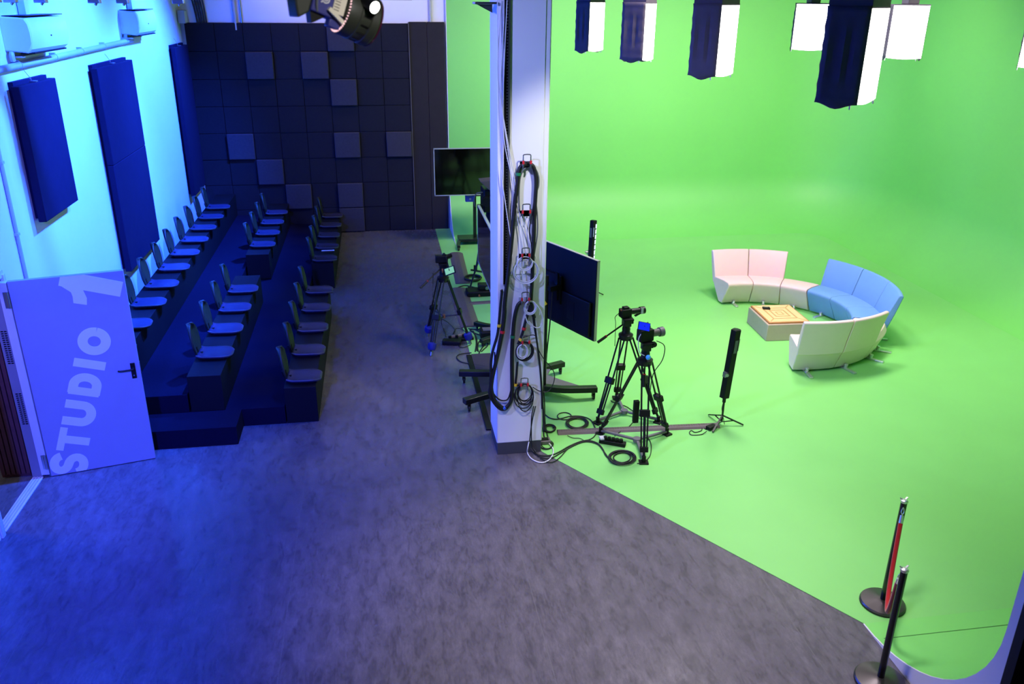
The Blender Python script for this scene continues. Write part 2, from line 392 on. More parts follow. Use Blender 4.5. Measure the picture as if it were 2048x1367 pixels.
for y in (7.0, 8.2, 9.55, 10.6, 11.55, 12.5, 13.6):
    z = 3.90+0.0107*(y-6)
    MB().cyl((XL+0.05, y-0.012, z), (XL+0.05, y+0.012, z+.0003), 0.038, n=12).box((XL, y-0.02, z+0.025), (XL+0.06, y+0.02, z+0.05)).build('pipe_clip', CONDUIT, t)
t = thing('conduit_pipe', 'thin upright pipe on the left wall above the open door', 'pipe', (XL, 8.72, 2.2))
MB().cyl((XL+0.02, 8.72, 0.0), (XL+0.02, 8.72, 3.9), 0.017, n=10).build('pipe_run', CONDUIT, t)
for z in (2.4, 3.1): MB().box((XL, 8.695, z), (XL+0.04, 8.745, z+0.025)).build('pipe_clip', CONDUIT, t)

# pipes and cables on the end wall above the panels
def wallpipe(x, r, m, label, name='conduit_pipe', cat='pipe'):
    o = MB().cyl((x, 17.75-r-0.004, 4.0), (x, 17.75-r-0.004, 6.0), r, n=10).build(name, m); tag(o, label, cat)
wallpipe(-2.56, 0.035, CONDUIT, 'pale upright pipe on the end wall above the panels, left one')
wallpipe(1.14, 0.03, CONDUIT, 'pale upright pipe on the end wall beside the green screen')
wallpipe(-2.45, 0.02, STEEL, 'thin steel pipe next to the left pale pipe above the panels')
m_ = MB()
for i in range(5): m_.tube([(-3.25+0.04*i, 17.72, 4.0), (-3.29+0.045*i, 17.715, 4.4), (-3.36+0.05*i, 17.70, 4.8)], 0.014)
tag(m_.build('cable_bundle', RUBBER), 'black cables dropping down the end wall in the far left corner', 'cables')
t = thing('junction_box', 'small grey box on the wall corner above the dark panels', 'junction box', (-3.4, 17.7, 4.2))
MB().box((-3.56, 17.5, 4.12), (-3.44, 17.74, 4.35)).build('box_body', CONDUIT, t, bevel=0.005)
MB().box((-3.445, 17.52, 4.14), (-3.435, 17.72, 4.33)).build('box_lid', AC_W, t)

# lighting truss along the top left
t = thing('lighting_truss', 'blue-lit perforated steel lighting rail crossing at the top left edge', 'truss', (-2, 9.0, 4.6))
m_ = MB().box((-3.57, 8.96, 4.575), (0.4, 9.04, 4.59)).box((-3.57, 8.955, 4.575), (0.4, 8.965, 4.66)).box((-3.57, 9.035, 4.575), (0.4, 9.045, 4.66))
m_.build('rail', STEEL, t)
for x in (-3.42, -3.28, -3.02, -2.55, -2.30, -1.8):
    MB().box((x-0.05, 8.93, 4.528), (x+0.05, 9.02, 4.575)).cyl((x, 8.975, 4.51), (x+0.02, 8.975, 4.535), 0.012, n=8).build('clamp', STEEL, t, bevel=0.004)
for x in (-3.2, -0.8): MB().cyl((x, 9.0, 4.66), (x, 9.0, 6.2), 0.008, n=8).build('suspension_rod', STEEL, t)

# ------------------------------------------------------------------ door
hx, hy = -3.50, 8.13; du = V((0.9715, 0.2374, 0)); dn = V((0.2374, -0.9715, 0))
H0 = V((hx, hy, 0.008))
def D(u, v, o_=0.0): return H0 + du*u + V((0,0,v)) + dn*o_
dr = MB().prism([(0, 0), (1.0, 0), (1.0, 2.1), (0, 2.1)], lambda u, v: D(u, v, 0), lambda u, v: D(u, v, -0.05)).build('door_1', DOOR, bevel=0.003)
struct(dr, 'grey steel studio door standing open at the left, marked STUDIO 1', 'door')
e1 = (math.cos(math.radians(71)), math.sin(math.radians(71))); e2 = (-e1[1], e1[0])
def T(a, b): return (0.30+a*e1[0]+b*e2[0], a*e1[1]+b*e2[1])
lm = MB()
LZ = [0.0015]
def lpoly(ps):
    LZ[0] += 0.00001; z_ = LZ[0]
    lm.prism([T(*p) for p in ps], lambda u, v: D(u, v, 0.0005), lambda u, v: D(u, v, z_))
def lstroke(path, wd):
    P = [V((x, y, 0)) for x, y in path]; L_, R_ = [], []
    for i, p in enumerate(P):
        t_ = (P[min(i+1, len(P)-1)]-P[max(i-1, 0)]).normalized(); n_ = V((-t_.y, t_.x, 0))
        L_.append(p+n_*wd/2); R_.append(p-n_*wd/2)
    for i in range(len(P)-1): lpoly([(q.x, q.y) for q in (L_[i], L_[i+1], R_[i+1], R_[i])])
def arc(cx, cy, rx, ry, a0, a1, n=14): return [(cx+rx*math.cos(math.radians(a0+(a1-a0)*i/n)), cy+ry*math.sin(math.radians(a0+(a1-a0)*i/n))) for i in range(n+1)]
sp = arc(0.062, 0.215, 0.083, 0.066, 15, 270, 16) + arc(0.062, 0.079, 0.086, 0.070, 90, -165, 16)
lstroke(sp, 0.086)
lpoly([(0.206, 0.222), (0.468, 0.222), (0.468, 0.29), (0.206, 0.29)]); lpoly([(0.294, 0), (0.380, 0), (0.380, 0.222), (0.294, 0.222)])
lstroke([(0.546, 0.29), (0.546, 0.2)] + arc(0.640, 0.125, 0.094, 0.087, 180, 360, 16) + [(0.734, 0.2), (0.734, 0.29)], 0.091)
lstroke([(0.886, 0.005), (0.886, 0.285)], 0.086)
lstroke([(0.86, 0.25), (0.93, 0.25)] + arc(0.955, 0.145, 0.088, 0.105, 90, -90, 16) + [(0.93, 0.04), (0.86, 0.04)], 0.088)
lpoly([(1.144, 0), (1.234, 0), (1.234, 0.29), (1.144, 0.29)])
lstroke(arc(1.437, 0.145, 0.101, 0.104, 0, 360, 36), 0.091)
lpoly([(1.942, 0.0), (2.097, 0.0), (2.097, 0.545), (1.942, 0.545)]); lpoly([(1.942, 0.33), (1.942, 0.52), (1.90, 0.43), (1.86, 0.408), (1.795, 0.39), (1.80, 0.273), (1.87, 0.285)])
for pc, no in ((D(0, 0.004), V((0,0,-1))), (D(0, 2.096), V((0,0,1))), (D(0.997, 0), du)):
    bmesh.ops.bisect_plane(lm.b, geom=lm.b.verts[:]+lm.b.edges[:]+lm.b.faces[:], plane_co=pc, plane_no=no, clear_outer=True)
lm.build('lettering', LETTER, dr, smooth=False)['label'] = 'pale STUDIO 1 lettering running up the door'
hd = MB().prism([(0.913, 0.955), (0.957, 0.955), (0.957, 1.125), (0.913, 1.125)], lambda u, v: D(u, v, 0.001), lambda u, v: D(u, v, 0.012)).build('handle_plate', BLACKP, dr, bevel=0.003)
MB().cyl(D(0.935, 1.07, 0.012), D(0.935, 1.07, 0.055), 0.011, n=12).tube([D(0.938, 1.07, 0.05), D(0.90, 1.07, 0.056), D(0.815, 1.07, 0.056), D(0.80, 1.07, 0.045)], 0.0095, n=8).build('lever', BLACKP, hd)
MB().cyl(D(0.935, 0.99, 0.012), D(0.935, 0.99, 0.014), 0.008, n=10).build('keyhole', STEEL, hd)
MB().prism([(1.0005, 1.0), (1.0005, 1.12), (1.004, 1.12), (1.004, 1.0)], lambda u, v: D(u, v, -0.01), lambda u, v: D(u, v, -0.04)).build('lock_strip', STEEL, dr)
for z in (0.1, 1.85): MB().cyl((hx-0.02, hy-0.006, z), (hx-0.02, hy-0.006, z+0.16), 0.014, n=10).box((hx-0.055, hy-0.012, z), (hx-0.02, hy+0.0, z+0.16)).build('hinge', STEEL, dr)
MB().box((XL-0.01, 8.128, 0.03), (hx-0.012, 8.20, 2.1)).build('rebate_strip', FRAME_W, dr, bevel=0.003)
# frame, jamb with slotted vents, slatted reveal, threshold
t = MB().box((XL-0.10, 8.13, 0.0), (XL+0.0, 8.198, 2.13)); t.box((XL-0.10, 7.122, 2.07), (XL, 8.2, 2.128)); t.box((XL-0.10, 7.122, 0), (XL, 7.16, 2.07))
fr = struct(t.build('trim_2', JAMB, bevel=0.003), 'grey metal frame of the open studio door', 'door frame')
for z0 in (0.62, 1.28):
    m_ = MB()
    for i in range(16):
        for j in range(2): m_.box((XL-0.075+0.03*j, 8.1282, z0+i*0.022), (XL-0.052+0.03*j, 8.1305, z0+i*0.022+0.012))
    m_.build('vent_slots', BLACKP, fr)
struct(MB().box((XL-0.012, 8.196, 0), (XL+0.035, 8.24, 2.16)).box((XL+0.001, 7.06, 2.13), (XL+0.02, 8.24, 2.2)).box((XL+0.001, 7.06, 0), (XL+0.02, 7.12, 2.2)).build('trim_3', FRAME_W, bevel=0.003), 'pale architrave around the studio door', 'door frame')
m_ = MB()
for i in range(6): m_.box((XL-0.125-0.048*i-0.036, 8.165, 0.04), (XL-0.125-0.048*i, 8.196, 2.08))
m_.box((XL-0.41, 8.19, 0.0), (XL-0.10, 8.199, 2.1))
struct(m_.build('wall_slat_cladding', SLAT), 'dark red wooden slats lining the doorway reveal', 'wall')
t = MB().box((XL-0.10, 7.16, 0), (XL+0.005, 8.13, 0.012)); th_ = struct(t.build('trim_4', FRAME_W, bevel=0.002), 'metal threshold strip in the doorway', 'threshold')
m_ = MB()
for i in range(3): m_.box((XL-0.085+0.028*i, 7.16, 0.012), (XL-0.073+0.028*i, 8.13, 0.016))
m_.build('tread_ridge', CONDUIT, th_)

# ------------------------------------------------------------------ tiered seating
pa = MB().prism([(-3.57, 8.57), (-1.70, 8.57), (-1.70, 9.0), (-1.22, 9.0), (-1.22, 17.6), (-3.57, 17.6)], lambda x, y: V((x, y, 0.0)), lambda x, y: V((x, y, 0.22)))
tag(pa.build('platform', CARPET, bevel=0.004), 'low black platform tier with a projecting step at its near end', 'platform', 'platform tiers of the seating')
tag(MB().box((-3.57, 9.0, 0.222), (-2.27, 17.6, 0.44)).build('platform', CARPET, bevel=0.004), 'upper black platform tier standing on the lower one along the left wall', 'platform', 'platform tiers of the seating')
def bench(x0, x1, y0, y1, z0, z1, label):
    tag(MB().box((x0, y0, z0+0.002), (x1, y1, z1)).build('bench', BENCH, bevel=0.005), label, 'bench', 'black bench blocks under the seats')
bench(-1.21, -0.85, 9.0, 12.62, 0.0, 0.45, 'black front-row bench block nearest the viewer')
bench(-1.21, -0.85, 13.92, 17.6, 0.0, 0.45, 'black front-row bench block by the dark end wall')
bench(-2.25, -1.88, 9.0, 12.72, 0.22, 0.66, 'black middle-row bench block nearest the viewer')
bench(-2.25, -1.88, 13.86, 17.6, 0.22, 0.66, 'black middle-row bench block by the dark end wall')
bench(-3.30, -2.92, 9.0, 17.6, 0.44, 0.88, 'long black back-row bench block along the left wall')

def seat_shell():
    r = thing('seat_shell', 'seat', 'seat', (0,0,0))
    def outline(u):
        if u < 0.62: return 0.150+0.012*math.sin(u/0.62*PI/2)
        q = (u-0.62)/0.38; return 0.162*math.sqrt(max(0.0, 1-(0.90*q)**3.0))
    def seat(u, v):
        y = (2*v-1)*outline(u); x = 0.39*u
        z = 0.012+0.014*(2*v-1)**2 + (0.02*(1-u/0.2)**2 if u < 0.2 else 0) - (0.012*((u-0.7)/0.3)**2 if u > 0.7 else 0)
        return V((x, y, z+0.018))
    MB().grid(seat, 16, 10).build('seat', CHAIR_SEAT, r, solid=0.024, world=False, angle=60)
    edge = [seat(i/16, 0) for i in range(17)] + [seat(1, j/6) for j in range(1, 6)] + [seat(i/16, 1) for i in range(16, -1, -1)]
    MB().tube([p+V((0,0,0.006)) for p in edge], 0.007, n=5, smooth=1).build('piping', PIPING, r, world=False)
    def back(u, v):
        wd = 0.10+0.06*min(1, u/0.35) if u < 0.35 else 0.16*math.sqrt(max(0.02, 1-((u-0.35)/0.65)**3.2*0.97))
        y = (2*v-1)*wd; z = 0.03+0.385*u
        x = -0.012-0.075*u + 0.05*(2*v-1)**2*(0.4+0.6*u)
        return V((x, y, z))
    MB().grid(back, 16, 10).build('backrest', CHAIR_BACK, r, solid=0.022, world=False, angle=60)
    MB().tube([(0.05, 0, 0.035), (0.0, 0, 0.03), (-0.022, 0, 0.06), (-0.035, 0, 0.12)], 0.028, n=8).build('back_bracket', BLACKP, r, world=False)
    MB().box((0.05, -0.11, 0.0), (0.30, 0.11, 0.022)).build('mounting_plate', BLACKM, r, world=False)
    return r
proto = seat_shell(); index_kids(); first = [proto]
def place_seat(x, y, z, label, group, lean=0.0):
    o = first.pop() if first else copy_tree(proto)
    o.location = (x, y, z); o.rotation_euler = (0, 0, random.uniform(-0.03, 0.03))
    tag(o, label, 'seat', group)
ends = lambda i, n: ordinal(i)
for i in range(5): place_seat(-1.185, 9.23+0.79*i, 0.451, 'dark moulded seat on the near front-row bench, %s from its near end' % ordinal(i), 'front row seats')
for i in range(5): place_seat(-1.185, 14.07+0.765*i, 0.451, 'dark moulded seat on the far front-row bench, %s from its near end' % ordinal(i), 'front row seats')
for i in range(4): place_seat(-2.215, 9.58+0.785*i, 0.661, 'dark moulded seat on the near middle-row bench, %s from its near end' % ordinal(i), 'middle row seats')
for i in range(4): place_seat(-2.215, 14.33+0.77*i, 0.661, 'dark moulded seat on the far middle-row bench, %s from its near end' % ordinal(i), 'middle row seats')
for i in range(10): place_seat(-3.225, 9.31+0.775*i, 0.881, 'dark moulded seat in the back row by the blue wall, %s from the door end' % ordinal(i), 'back row seats')
t = thing('booklet', 'small white leaflet lying on a far front-row seat', 'leaflet', (-1.0, 14.85, 0.5))
pb = gz(656, 501, 0.492)
MB().box((pb.x-0.11, pb.y-0.02, 0.491), (pb.x+0.11, pb.y+0.025, 0.497)).build('cover', mat('white_paper', (220, 220, 225), 0.6), t)
MB().box((pb.x-0.11, pb.y-0.018, 0.497), (pb.x+0.11, pb.y+0.023, 0.499)).build('pages', mat('white_paper', (220, 220, 225), 0.6), t)

# ------------------------------------------------------------------ column
CFY = 7.93
t = MB(); ch = 0.0
t.prism([(1.105, 7.93), (1.60, 7.93), (1.60, 8.45), (1.105, 8.45)], lambda x, y: V((x, y, 0.14)), lambda x, y: V((x, y, 6.2)))
colm = struct(t.build('column', COLUMN_W, bevel=0.012), 'white square column between the aisle and the green set', 'column')
MB().box((1.112, 7.936, 0.0), (1.594, 8.444, 0.14)).build('plinth', PLINTH, colm, bevel=0.004)['label'] = 'dark grey base of the column'
MB().box((1.225, 7.922, 2.05), (1.545, 7.931, 6.15)).build('white_cover_panel', COLUMN_W, colm, bevel=0.002)
t = thing('cable_trunking', 'dark open cable trunking with slotted rails on the column front', 'cable duct', (1.18, 7.92, 1.95))
MB().box((1.163, 7.920, 1.95), (1.205, 7.929, 6.1)).build('channel_back', BLACKP, t)
MB().box((1.155, 7.902, 1.95), (1.164, 7.929, 6.1)).build('side_rail', FRAME_W, t)
rl = MB().box((1.204, 7.902, 1.95), (1.216, 7.929, 6.1)).build('side_rail', STEEL, t)
m_ = MB()
for i in range(100): m_.box((1.190, 7.916, 1.98+0.027*i), (1.200, 7.9205, 1.994+0.027*i))
m_.build('slot_row', STEEL, t)
t = thing('wall_bracket', 'small steel bracket on the column top left edge', 'bracket', (1.08, 7.95, 4.5))
pk = gy(962, 6, 7.95)
MB().box((pk.x-0.06, 7.90, pk.z-0.01), (1.104, 8.1, pk.z+0.01)).build('plate', STEEL, t, bevel=0.002)
MB().prism([(0, 0), (0.14, 0), (0.14, -0.07)], lambda a, b: V((pk.x-0.04+a, 7.94, pk.z-0.01+b)), lambda a, b: V((pk.x-0.04+a, 7.95, pk.z-0.01+b))).build('gusset', STEEL, t)

# hooks on the column: zoomed-crop helpers A (upper) and B (lower)
def cA(x, y, off=0.036): return gy(960+x/4.275, 300+y/4.275, CFY-off)
def cB(x, y, off=0.036): return gy(960+x/3.797, 580+y/3.797, CFY-off)
hooks = [(cA(395, 100), 'topmost'), (cA(390, 520), 'second from the top'), (cA(385, 890), 'third from the top'), (cB(340, 60), 'fourth from the top'), (cB(343, 385), 'fifth from the top'), (cB(332, 705), 'lowest')]
for p, nm in hooks:
    t = thing('cable_hook', 'steel cable bracket with red clips on the column, %s' % nm, 'cable hook', (p.x, 7.93, p.z), 0, 'cable brackets down the column')
    x, z = p.x, p.z; r_ = 0.036
    MB().tube([(x-r_, 7.925, z-0.03), (x-r_, 7.86, z-0.02), (x-r_, 7.85, z+0.05), (x-r_+.006, 7.85, z+0.075), (x+r_-.006, 7.85, z+0.075), (x+r_, 7.85, z+0.05), (x+r_, 7.86, z-0.02), (x+r_, 7.925, z-0.03)], 0.006, n=6, smooth=2).build('bracket', STEEL, t)
    for s in (-1, 1):
        MB().cyl((x+s*r_, 7.845, z-0.012), (x+s*r_, 7.845, z+0.018), 0.011, n=8).build('red_clip', TAPE_R, t)
        MB().box((x+s*r_-0.006, 7.84, z-0.06), (x+s*r_+0.006, 7.86, z-0.012)).build('prong', STEEL, t, bevel=0.002)
    MB().box((x-r_-0.02, 7.922, z-0.06), (x+r_+0.02, 7.9295, z+0.0)).build('base_plate', CONDUIT, t)

def cable(name, label, pts, r, m=RUBBER, cat='cable', group=None, closed=False, smooth=4):
    return tag(MB().tube(pts, r, closed, 7, smooth).build(name, m, angle=70), label, cat, group)
def band(p, q, r, m, parent):
    d = (V(q)-V(p)).normalized(); MB().cyl(V(p)-d*0.014, V(p)+d*0.014, r, n=10).build('tape_band', m, parent)
# thick bundle hanging over the top hook
left = [cA(400, 118), cA(352, 140), cA(330, 190), cA(318, 300), cA(300, 440), cA(283, 640), cA(262, 860), cA(238, 1080), cA(212, 1310), cB(186, 180), cB(172, 300), cB(150, 420), cB(118, 560), cB(92, 680), cB(88, 760), cB(120, 850), cB(180, 893), cB(225, 860), cB(243, 790), cB(243, 640), cB(243, 470), cB(248, 360), cB(262, 210), cB(290, 110), cB(325, 92)]
bd = cable('cable_bundle', 'thick black cable loop hung from the top bracket down to the column foot', left, 0.021, cat='cable bundle')
right = [cA(400, 118), cA(445, 130), cA(472, 190), cA(480, 280), cA(474, 400), cA(465, 560), cA(460, 720), cA(452, 900), cA(446, 1100), cA(434, 1300), cB(384, 60), cB(384, 130), cB(412, 210)]
cable('cable_bundle', 'thick black cable falling from the top bracket down the column right side', right, 0.020, cat='cable bundle')
band(cA(328, 205), cA(322, 260), 0.026, TAPE_G, bd); band(cB(170, 316), cB(166, 350), 0.025, TAPE_R, bd); band(cB(248, 352), cB(246, 400), 0.025, TAPE_G, bd); band(cB(185, 893), cB(200, 885), 0.025, TAPE_B, bd)
o = cable('cable', 'black cable leaving the trunking foot and looping low on the column left side', [cA(183, 1195, .036), cB(166, 20, .036), cB(156, 120, .036), cB(146, 230), cB(132, 340), cB(100, 450), cB(84, 540), cB(84, 620), cB(78, 720), cB(74, 790), cB(110, 860), cB(160, 905), cB(205, 895), cB(238, 830)], 0.015)
band(cB(145, 268), cB(140, 300), 0.021, TAPE_Y, o)
cable('cable', 'thin black cable inside the low loop on the column left side', [cB(112, 470), cB(110, 560), cB(92, 650), cB(86, 720), cB(100, 780), cB(150, 832), cB(210, 828), cB(240, 740)], 0.008)
cable('cable', 'grey cable running over the top bracket along the thick black loop', [cA(335, 520), cA(332, 400), cA(338, 260), cA(362, 180), cA(398, 152), cA(440, 140), cA(478, 170), cA(500, 230), cA(500, 300), cA(488, 340)], 0.009, GREYCABLE)
cable('cable', 'thin black cable bowing right of the second bracket', [cA(468, 380), cA(450, 520), cA(426, 640), cA(424, 720), cA(440, 820), cA(446, 930)], 0.006)
cable('cable', 'grey cable bowing along the right side of the column', [cA(476, 420), cA(490, 560), cA(492, 700), cA(476, 820), cA(462, 900)], 0.007, GREYCABLE)
o = cable('cable', 'short thick black cable with red and yellow tape above the fifth bracket', [cB(384, 120, .035), cB(360, 190, .03), cB(345, 240), cB(330, 300), cB(312, 360), cB(290, 410)], 0.016)
band(cB(334, 292), cB(322, 330), 0.022, TAPE_R, o); band(cB(311, 375), cB(300, 395), 0.024, TAPE_Y, o)
tag(cable('cable', 'black cable sleeve bunched behind the upper white coil', [cB(352, 100, .03), cB(376, 92, .04), cB(392, 120, .04), cB(388, 160, .035), cB(366, 180, .03)], 0.022), None, 'cable')
o = cable('cable', 'black cable hanging from the yellow tape to the lowest bracket', [cB(285, 545), cB(278, 640), cB(272, 715), cB(300, 715), cB(335, 712)], 0.012)
band(cB(270, 718), cB(275, 700), 0.018, TAPE_Y, o)
cable('cable', 'black cable running down the right edge of the column to the floor', [cB(412, 210), cB(425, 330), cB(438, 430), cB(455, 560), cB(466, 700), cB(474, 830), cB(482, 940), cB(490, 1060)], 0.010)
cable('cable', 'second black cable beside the right edge of the column', [cB(400, 200), cB(415, 300), cB(432, 400), cB(446, 520), cB(458, 640), cB(466, 760), cB(470, 900)], 0.007)
cable('cable', 'thin black cable swinging out past the right edge of the column', [cB(300, 372), cB(350, 352), cB(420, 345), cB(440, 440), cB(490, 530), cB(545, 590), cB(567, 650), cB(552, 720), cB(512, 770), cB(450, 765), cB(400, 735)], 0.005)
for i, xs in enumerate(((412, 402, 384, 378), (398, 392, 390, 396))):
    cable('cable', 'thin black cable dropping from the lowest coil to the floor, %s one' % ('left', 'right')[i], [cB(xs[0]+10, 880), cB(xs[1], 960), cB(xs[2], 1080), cB(xs[3], 1180), cB(xs[3]+30, 1230, .1)], 0.006)
def coil(name, label, c, rx, rz, n, r, m, jit=0.01, parts=None):
    """hanging coil made of several turns, one continuous run"""
    pts = []
    for q in range(n*14+1):
        t_ = 2*PI*q/14+PI/2; k_ = q/14
        jx = jit*math.sin(k_*1.7+1); jz = jit*math.cos(k_*2.3)
        pts.append(V((c.x+(rx+jx)*math.cos(t_), c.y-0.006*math.sin(k_*2.1), c.z-(jz if math.sin(t_) < 0 else 0)*1.2+(rz+jx*.5)*math.sin(t_))))
    return tag(MB().tube(pts, r, False, 6, 2).build(name, m, angle=70), label, 'cable coil')
def ctr(f, x, y, off=.06): return f(x, y, off)
coil('cable_coil', 'large loose white cable coil on the third bracket of the column', ctr(cA, 395, 1035), 0.118, 0.122, 3, 0.0045, WCABLE, 0.008)
coil('cable_coil', 'small white cable coil inside the large white coil', ctr(cA, 384, 968, .07), 0.073, 0.068, 3, 0.0045, WCABLE, 0.006)
o = coil('cable_coil', 'tight white cable coil hanging from the fourth bracket', ctr(cB, 383, 132), 0.056, 0.068, 7, 0.0055, WCABLE, 0.008)
MB().tube([cB(345, 200, .07), cB(362, 245, .07), cB(385, 265, .07), cB(394, 290, .07)], 0.006, n=6).tube([cB(430, 110, .07), cB(462, 160, .07), cB(476, 230, .07), cB(455, 280, .07), cB(415, 280, .07), cB(370, 235, .07)], 0.005, n=6).build('loose_end', WCABLE, o)
MB().cyl(cB(390, 280, .07), cB(394, 300, .07), 0.011, n=8).build('plug', WCABLE, o)
coil('cable_coil', 'thick dark cable coil on the fifth bracket of the column', ctr(cB, 340, 462), 0.083, 0.098, 6, 0.008, RUBBER, 0.009)
coil('cable_coil', 'thin white cable coil inside the thick dark coil', ctr(cB, 322, 465, .08), 0.052, 0.075, 2, 0.005, WCABLE, 0.006)
top_ = cB(338, 712, .05); pts = []
for q in range(7*14+1):
    t_ = 2*PI*q/14+PI/2; k_ = q/14; rz_ = .098+.022*math.sin(k_*2.1+.5)+.006*k_; rx_ = .088+.016*math.sin(k_*1.6+2)
    pts.append(V((top_.x+.01*math.sin(k_*1.3)+rx_*math.cos(t_), top_.y-.006*math.sin(k_*2.1), top_.z-rz_+rz_*math.sin(t_))))
tag(MB().tube(pts, .0055, False, 6, 2).build('cable_coil', RUBBER, angle=70), 'loose black cable coil hanging from the lowest bracket of the column', 'cable coil')
wl = [[cA(150, -1290, .036), cA(158, -400, .036), cA(180, 160, .036), cA(215, 440, .036), cA(245, 640, .036), cA(268, 800, .036), cA(276, 1000), cA(272, 1060)],
      [cA(232, -1280, .036), cA(200, -500, .036), cA(205, -100, .036), cA(270, 230, .036), cA(300, 400, .036), cA(340, 540), cA(400, 700), cA(450, 850), cA(480, 930)],
      [cA(185, -1280, .036), cA(150, -700, .036), cA(190, -350, .036), cA(250, 0, .036), cA(310, 330, .036), cA(345, 600), cA(372, 760), cA(395, 900)],
      [cA(205, -1100, .036), cA(178, -500, .036), cA(230, -60, .036), cA(285, 300, .036), cA(318, 560), cA(345, 760), cA(358, 960), cA(370, 1200), cA(372, 1290)]]
for i, p in enumerate(wl): cable('cable', 'thin white cable slanting down the column front, %s from the left at bracket height' % ordinal(i), p, 0.0045, WCABLE, 'cable', 'white cables slanting down the column')

# ------------------------------------------------------------------ floor cables right of the column (crop helpers)
def fE(x, y, z=0.014): return gz(1060+x/7.196, 760+y/7.196, z)
def fC(x, y, z=0.012): return gz(820+x/6.512, 520+y/6.512, z)
cable('cable', 'white cable looping on the floor at the column foot', [cB(372, 1150, .04), cB(362, 1200, .06), gz(1055, 905, .02), gz(1062, 916, .01), gz(1078, 924, .01), gz(1094, 922, .014), gz(1105, 910, .014), gz(1106, 897, .014), gz(1098, 886, .02)], 0.007, WCABLE)
cable('cable', 'black floor cable running from the column to the coil by the front tripod', [fE(20, 1000), fE(120, 1075), fE(290, 1080), fE(420, 1030), fE(560, 950), fE(700, 890), fE(830, 865), fE(960, 900), fE(1040, 980), fE(1090, 1080), fE(1150, 1140)], 0.008)
cable('cable', 'second black floor cable running beside the first from the column to the coil', [fE(40, 1010), fE(160, 1110), fE(310, 1115), fE(450, 1040), fE(600, 955), fE(740, 895), fE(850, 885), fE(980, 925), fE(1060, 1020), fE(1130, 1120)], 0.007)
cable('cable', 'black floor cable bowing lowest in front of the column', [fE(150, 1120), fE(250, 1175), fE(340, 1170), fE(430, 1110), fE(520, 1010), fE(600, 940), fE(720, 880), fE(860, 850), fE(930, 800), fE(950, 740), fE(920, 650)], 0.006)
cable('cable', 'black floor cable from the column to the coil beside the cable ramp', [fE(205, 480), fE(280, 540), fE(380, 560), fE(470, 545), fE(560, 520), fE(700, 515), fE(820, 540), fE(890, 590), fE(940, 690)], 0.007)
cable('cable', 'thin black cable ring on the green floor behind the dark coil', [fE(395+100*(1+math.cos(t_)), 515+52*math.sin(t_)) for t_ in [2*PI*i/16 for i in range(16)]], 0.006, closed=True)
def floorcoil(label, f, cx_, cy_, rx, ry, n, r, jit, z0=0.012):
    pts = []
    for q in range(n*14+1):
        t_ = 2*PI*q/14; k_ = q/14; j = jit*math.sin(k_*2.6+.4)
        pts.append(f(cx_+(rx+j)*math.cos(t_)+jit*.5*math.sin(k_*1.3), cy_+(ry+j*.5)*math.sin(t_), z0+r*1.1*(k_ % 3)))
    return tag(MB().tube(pts, r, False, 6, 2).build('cable_coil', RUBBER, angle=70), label, 'cable coil')
floorcoil('black cable coil on the green floor left of the rear tripod', fE, 678, 612, 148, 77, 6, 0.0065, 18)
floorcoil('small black cable coil on the floor right beside the column', fE, 278, 690, 82, 50, 4, 0.007, 16)
floorcoil('big black cable coil in front of the front tripod', fE, 1325, 1110, 172, 90, 7, 0.0065, 34)
floorcoil('tangled black cable by the small box at the column foot', fE, 235, 925, 90, 60, 3, 0.005, 18)
cable('cable', 'thin black cable crossing the cable ramp under the tripods', [fE(540, 795), fE(620, 830), fE(720, 835), fE(790, 875)], 0.004)
cable('cable', 'thin black cable winding on the floor between the two tripods', [fE(1165, 290), fE(1200, 315), fE(1370, 370), fE(1450, 420), fE(1535, 480), fE(1500, 570), fE(1420, 670), fE(1310, 730), fE(1220, 800)], 0.005)
cable('cable', 'thin black cable curving right of the front tripod foot', [fE(1660, 780), fE(1725, 870), fE(1745, 960), fE(1730, 1080), fE(1665, 1160), fE(1610, 1195), fE(1540, 1195)], 0.005)
for i, (xa, xb) in enumerate(((186, 200), (200, 250))):
    cable('cable', 'black cable hanging from the column edge into the small floor coil, %s strand' % ('left', 'right')[i], [gy(1084+i*2, 760, 7.98), gy(1086+i*3, 800, 7.99), gz(1086+4*i, 842, .06), fE(xb, 790), fE(xb+15, 825)], 0.007)
t = thing('adapter_box', 'small grey-pink adapter box on the floor at the column foot', 'adapter', fE(200, 910, 0.006))
p = fE(200, 905, 0)
MB().box((p.x-0.07, p.y-0.05, 0.007), (p.x+0.07, p.y+0.05, 0.05)).build('case', GREY_PLATE, t, bevel=0.006)
MB().box((p.x-0.05, p.y-0.03, 0.05), (p.x+0.05, p.y+0.03, 0.056)).build('label_plate', BLACKP, t)

# cable ramps
def ramp(label, a, b, wd, h=0.035, m=RAMPM, group='floor cable covers'):
    a = V((a.x, a.y, 0)); b = V((b.x, b.y, 0)); d = (b-a).normalized(); n = V((-d.y, d.x, 0))
    pf = [(-wd/2, 0.007), (-wd*.32, h*.8), (-wd*.15, h), (wd*.15, h), (wd*.32, h*.8), (wd/2, 0.007)]
    t = thing('cable_ramp', label, 'cable cover', a, 0, group)
    MB().sweep([[p + n*x + V((0,0,z)) for x, z in pf] for p in (a, b)]).build('cover', m, t, angle=20)
    L = (b-a).length; m_ = MB()
    for i in range(int(L/0.03)):
        p = a+d*(0.015+i*0.03); m_.bar(p+n*(-wd*.14)+V((0,0,h+.0008)), p+n*(wd*.14)+V((0,0,h+.0008)), 0.012, 0.003)
    m_.build('tread_ribs', m, t, smooth=False)
ramp('long grey-brown cable cover crossing the green floor under the tripods', gz(1115, 866), gz(1437, 852), 0.12)
